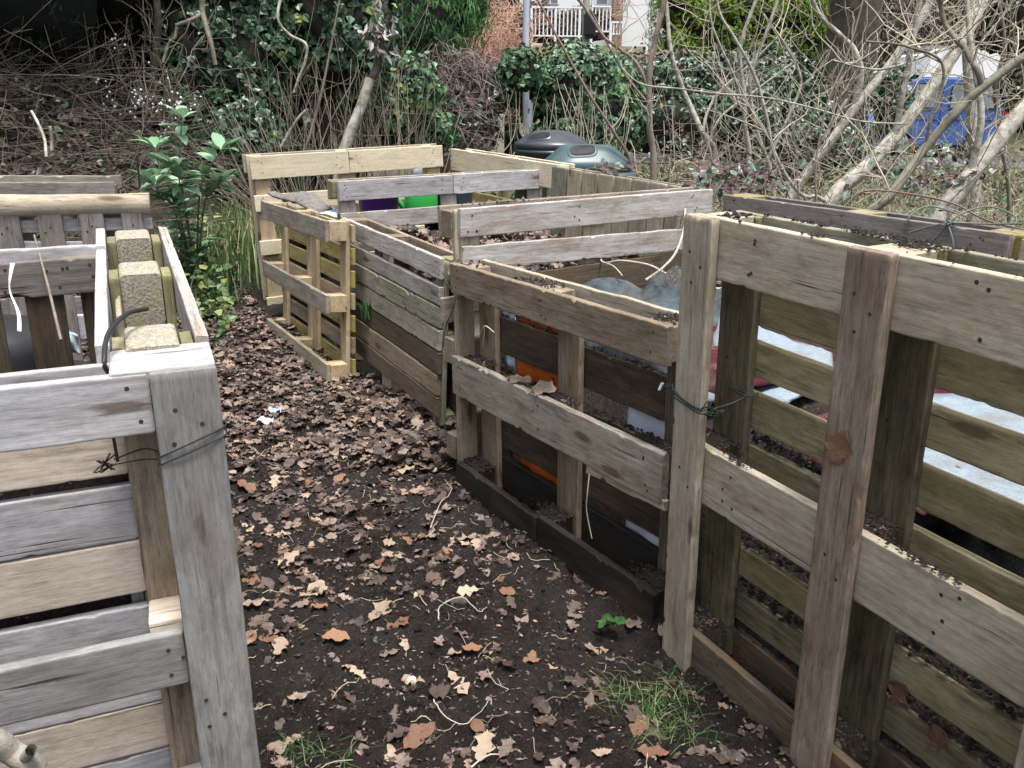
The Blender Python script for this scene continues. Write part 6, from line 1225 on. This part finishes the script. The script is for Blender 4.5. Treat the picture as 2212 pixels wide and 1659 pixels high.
bobj('body_seam',[((-L2+1.55,-.857,.45),(-L2+1.57,-.8525,1.75)),((-L2+.75,-.857,.45),(-L2+.765,-.8525,1.2)),((-L2+.2,-.858,.86),(L2-.05,-.8527,.885))],plain('seam',(.01,.03,.12)),e)
for x in (-L2+.72,L2-.72):
    for y in (-.76,.76): wheel(e,x,y)
Pc=px(1700,290,18.5); zc=float(ground_h(Pc[0],18.5)); e=empty('parked_car',(Pc[0]+.3,18.8,zc)); e.rotation_euler=(0,0,R(-75)); tag(e,'blue car mostly hidden by ivy with its white number plate showing','car')
prof=[(-1.8,.3),(-1.85,.55),(-1.7,.8),(-.9,.92),(-.4,1.35),(.8,1.38),(1.5,1.0),(1.8,.9),(1.85,.5),(1.8,.3),(1.5,.28),(1.35,.55),(1.1,.6),(.85,.5),(.8,.28),(-.8,.28),(-.9,.5),(-1.15,.6),(-1.4,.5),(-1.5,.28)]
extr('body',prof,-.8,.8,BLP,e,.06); bobj('number_plate',[((1.855,-.26,.45),(1.87,.26,.57))],plain('plate_white',(.8,.8,.8)),e); bobj('tail_light',[((1.83,.5,.7),(1.87,.72,.85)),((1.83,-.72,.7),(1.87,-.5,.85))],plain('red_lens2',(.5,.02,.02)),e)
for x in (-1.15,1.1):
    for y in (-.72,.72): wheel(e,x,y,.29)
bobj('window',[((-.35,-.812,.98),(.75,-.806,1.28)),((-.35,.806,.98),(.75,.812,1.28))],GLS,e)
# compost bins -------------------------------------------------------
def bin_(label,x,y,zt,r,m,m2,rot,style):
    e=empty('compost_bin',(x,y,float(ground_h(x,y)))); e.rotation_euler=(0,0,R(rot)); tag(e,label,'compost bin')
    z=zt-float(ground_h(x,y)); seg=48
    def sq(prof,pw,m,name,sx=1.,sy=1.,par=e):
        V=[];Fs=[]
        for rr,zz in prof:
            for k in range(seg):
                a=k*2*math.pi/seg; c,s=math.cos(a),math.sin(a); q=(abs(c)**pw+abs(s)**pw)**(-1/pw); V.append((rr*q*c*sx,rr*q*s*sy,zz))
        for i_ in range(len(prof)-1):
            for k in range(seg): a_=i_*seg+k;b_=i_*seg+(k+1)%seg; Fs.append((a_,b_,b_+seg,a_+seg))
        return link(name,mesh(name,V,Fs,m),par)
    if style==0:
        pw=2.; body=[(r*1.08,0),(r*1.1,.04),(r*.93,z-.24),(r*1.0,z-.215),(r*1.0,z-.185),(.001,z-.185)]
        lp=[(r*.93,z-.20),(r*.99,z-.195),(r*1.035,z-.165),(r*1.04,z-.14),(r*1.0,z-.118),(r*.9,z-.10),(r*.72,z-.055),(r*.5,z-.018),(r*.3,z-.004),(.001,z)]; sy=.9; gc=(-.09,-.62*r,.12,.05)
    else:
        pw=3.4; body=[(r*1.14,0),(r*1.14,.04),(r*1.0,z-.27),(r*1.02,z-.25),(r*1.01,z-.215),(r*.95,z-.205),(.001,z-.205)]
        lp=[(r*.86,z-.208),(r*.90,z-.20),(r*.92,z-.17),(r*.915,z-.145),(r*.88,z-.12),(r*.80,z-.095),(r*.66,z-.045),(r*.55,z-.012),(r*.42,z),(.001,z+.004)]; sy=.85; gc=(-.085,-.52*r,.11,.05)
    sq(body,pw,m,'bin_body'); sq(lp,pw,m,'lid',1.,sy)
    if style==1:
        rr=[(.0,.0)]
    def hgt(x_,y_):
        y_=y_/sy; q=(abs(x_)**pw+abs(y_)**pw)**(1/pw); return float(np.interp(q,[p_[0] for p_ in lp[::-1]][:-2],[p_[1] for p_ in lp[::-1]][:-2]))
    gv=[];gf=[]; n=28
    for rr,dz_ in ((1.12,.0035),(1.04,.009),(.96,.010),(.88,.004),(.5,.004),(.001,.004)):
        for k in range(n):
            a=k*2*math.pi/n; c,s=math.cos(a),math.sin(a); q=(abs(c)**3+abs(s)**3)**(-1/3); x_=gc[0]+gc[2]*rr*q*c; y_=gc[1]+gc[3]*rr*q*s; gv.append((x_,y_,hgt(x_,y_)+dz_))
    for i_ in range(5):
        for k in range(n): a_=i_*n+k;b_=i_*n+(k+1)%n; gf.append((a_,b_,b_+n,a_+n))
    link('grip',mesh('grip',gv,gf,[m,m2],[0]*(2*n)+[1]*(3*n)),e); return e
BK=plain('black_bin_plastic',(.03,.032,.042),(.04,.042,.052),2,.35,.5); GB=plain('dark_green_bin_plastic',(.035,.068,.072),(.055,.095,.098),2,.4,.5); VD=plain('dark_recess',(.008,.009,.011),rough=.6)
P=px(1192,310,8.7); bin_('round black plastic compost bin with a domed lid handle',P[0],P[1],px(1190,285,8.7)[2]+.02,.36,BK,VD,-14,0)
P=px(1268,345,7.4); bin_('dark green plastic compost bin in front of the black one',P[0],P[1],px(1270,314,7.3)[2],.385,GB,VD,8,1)
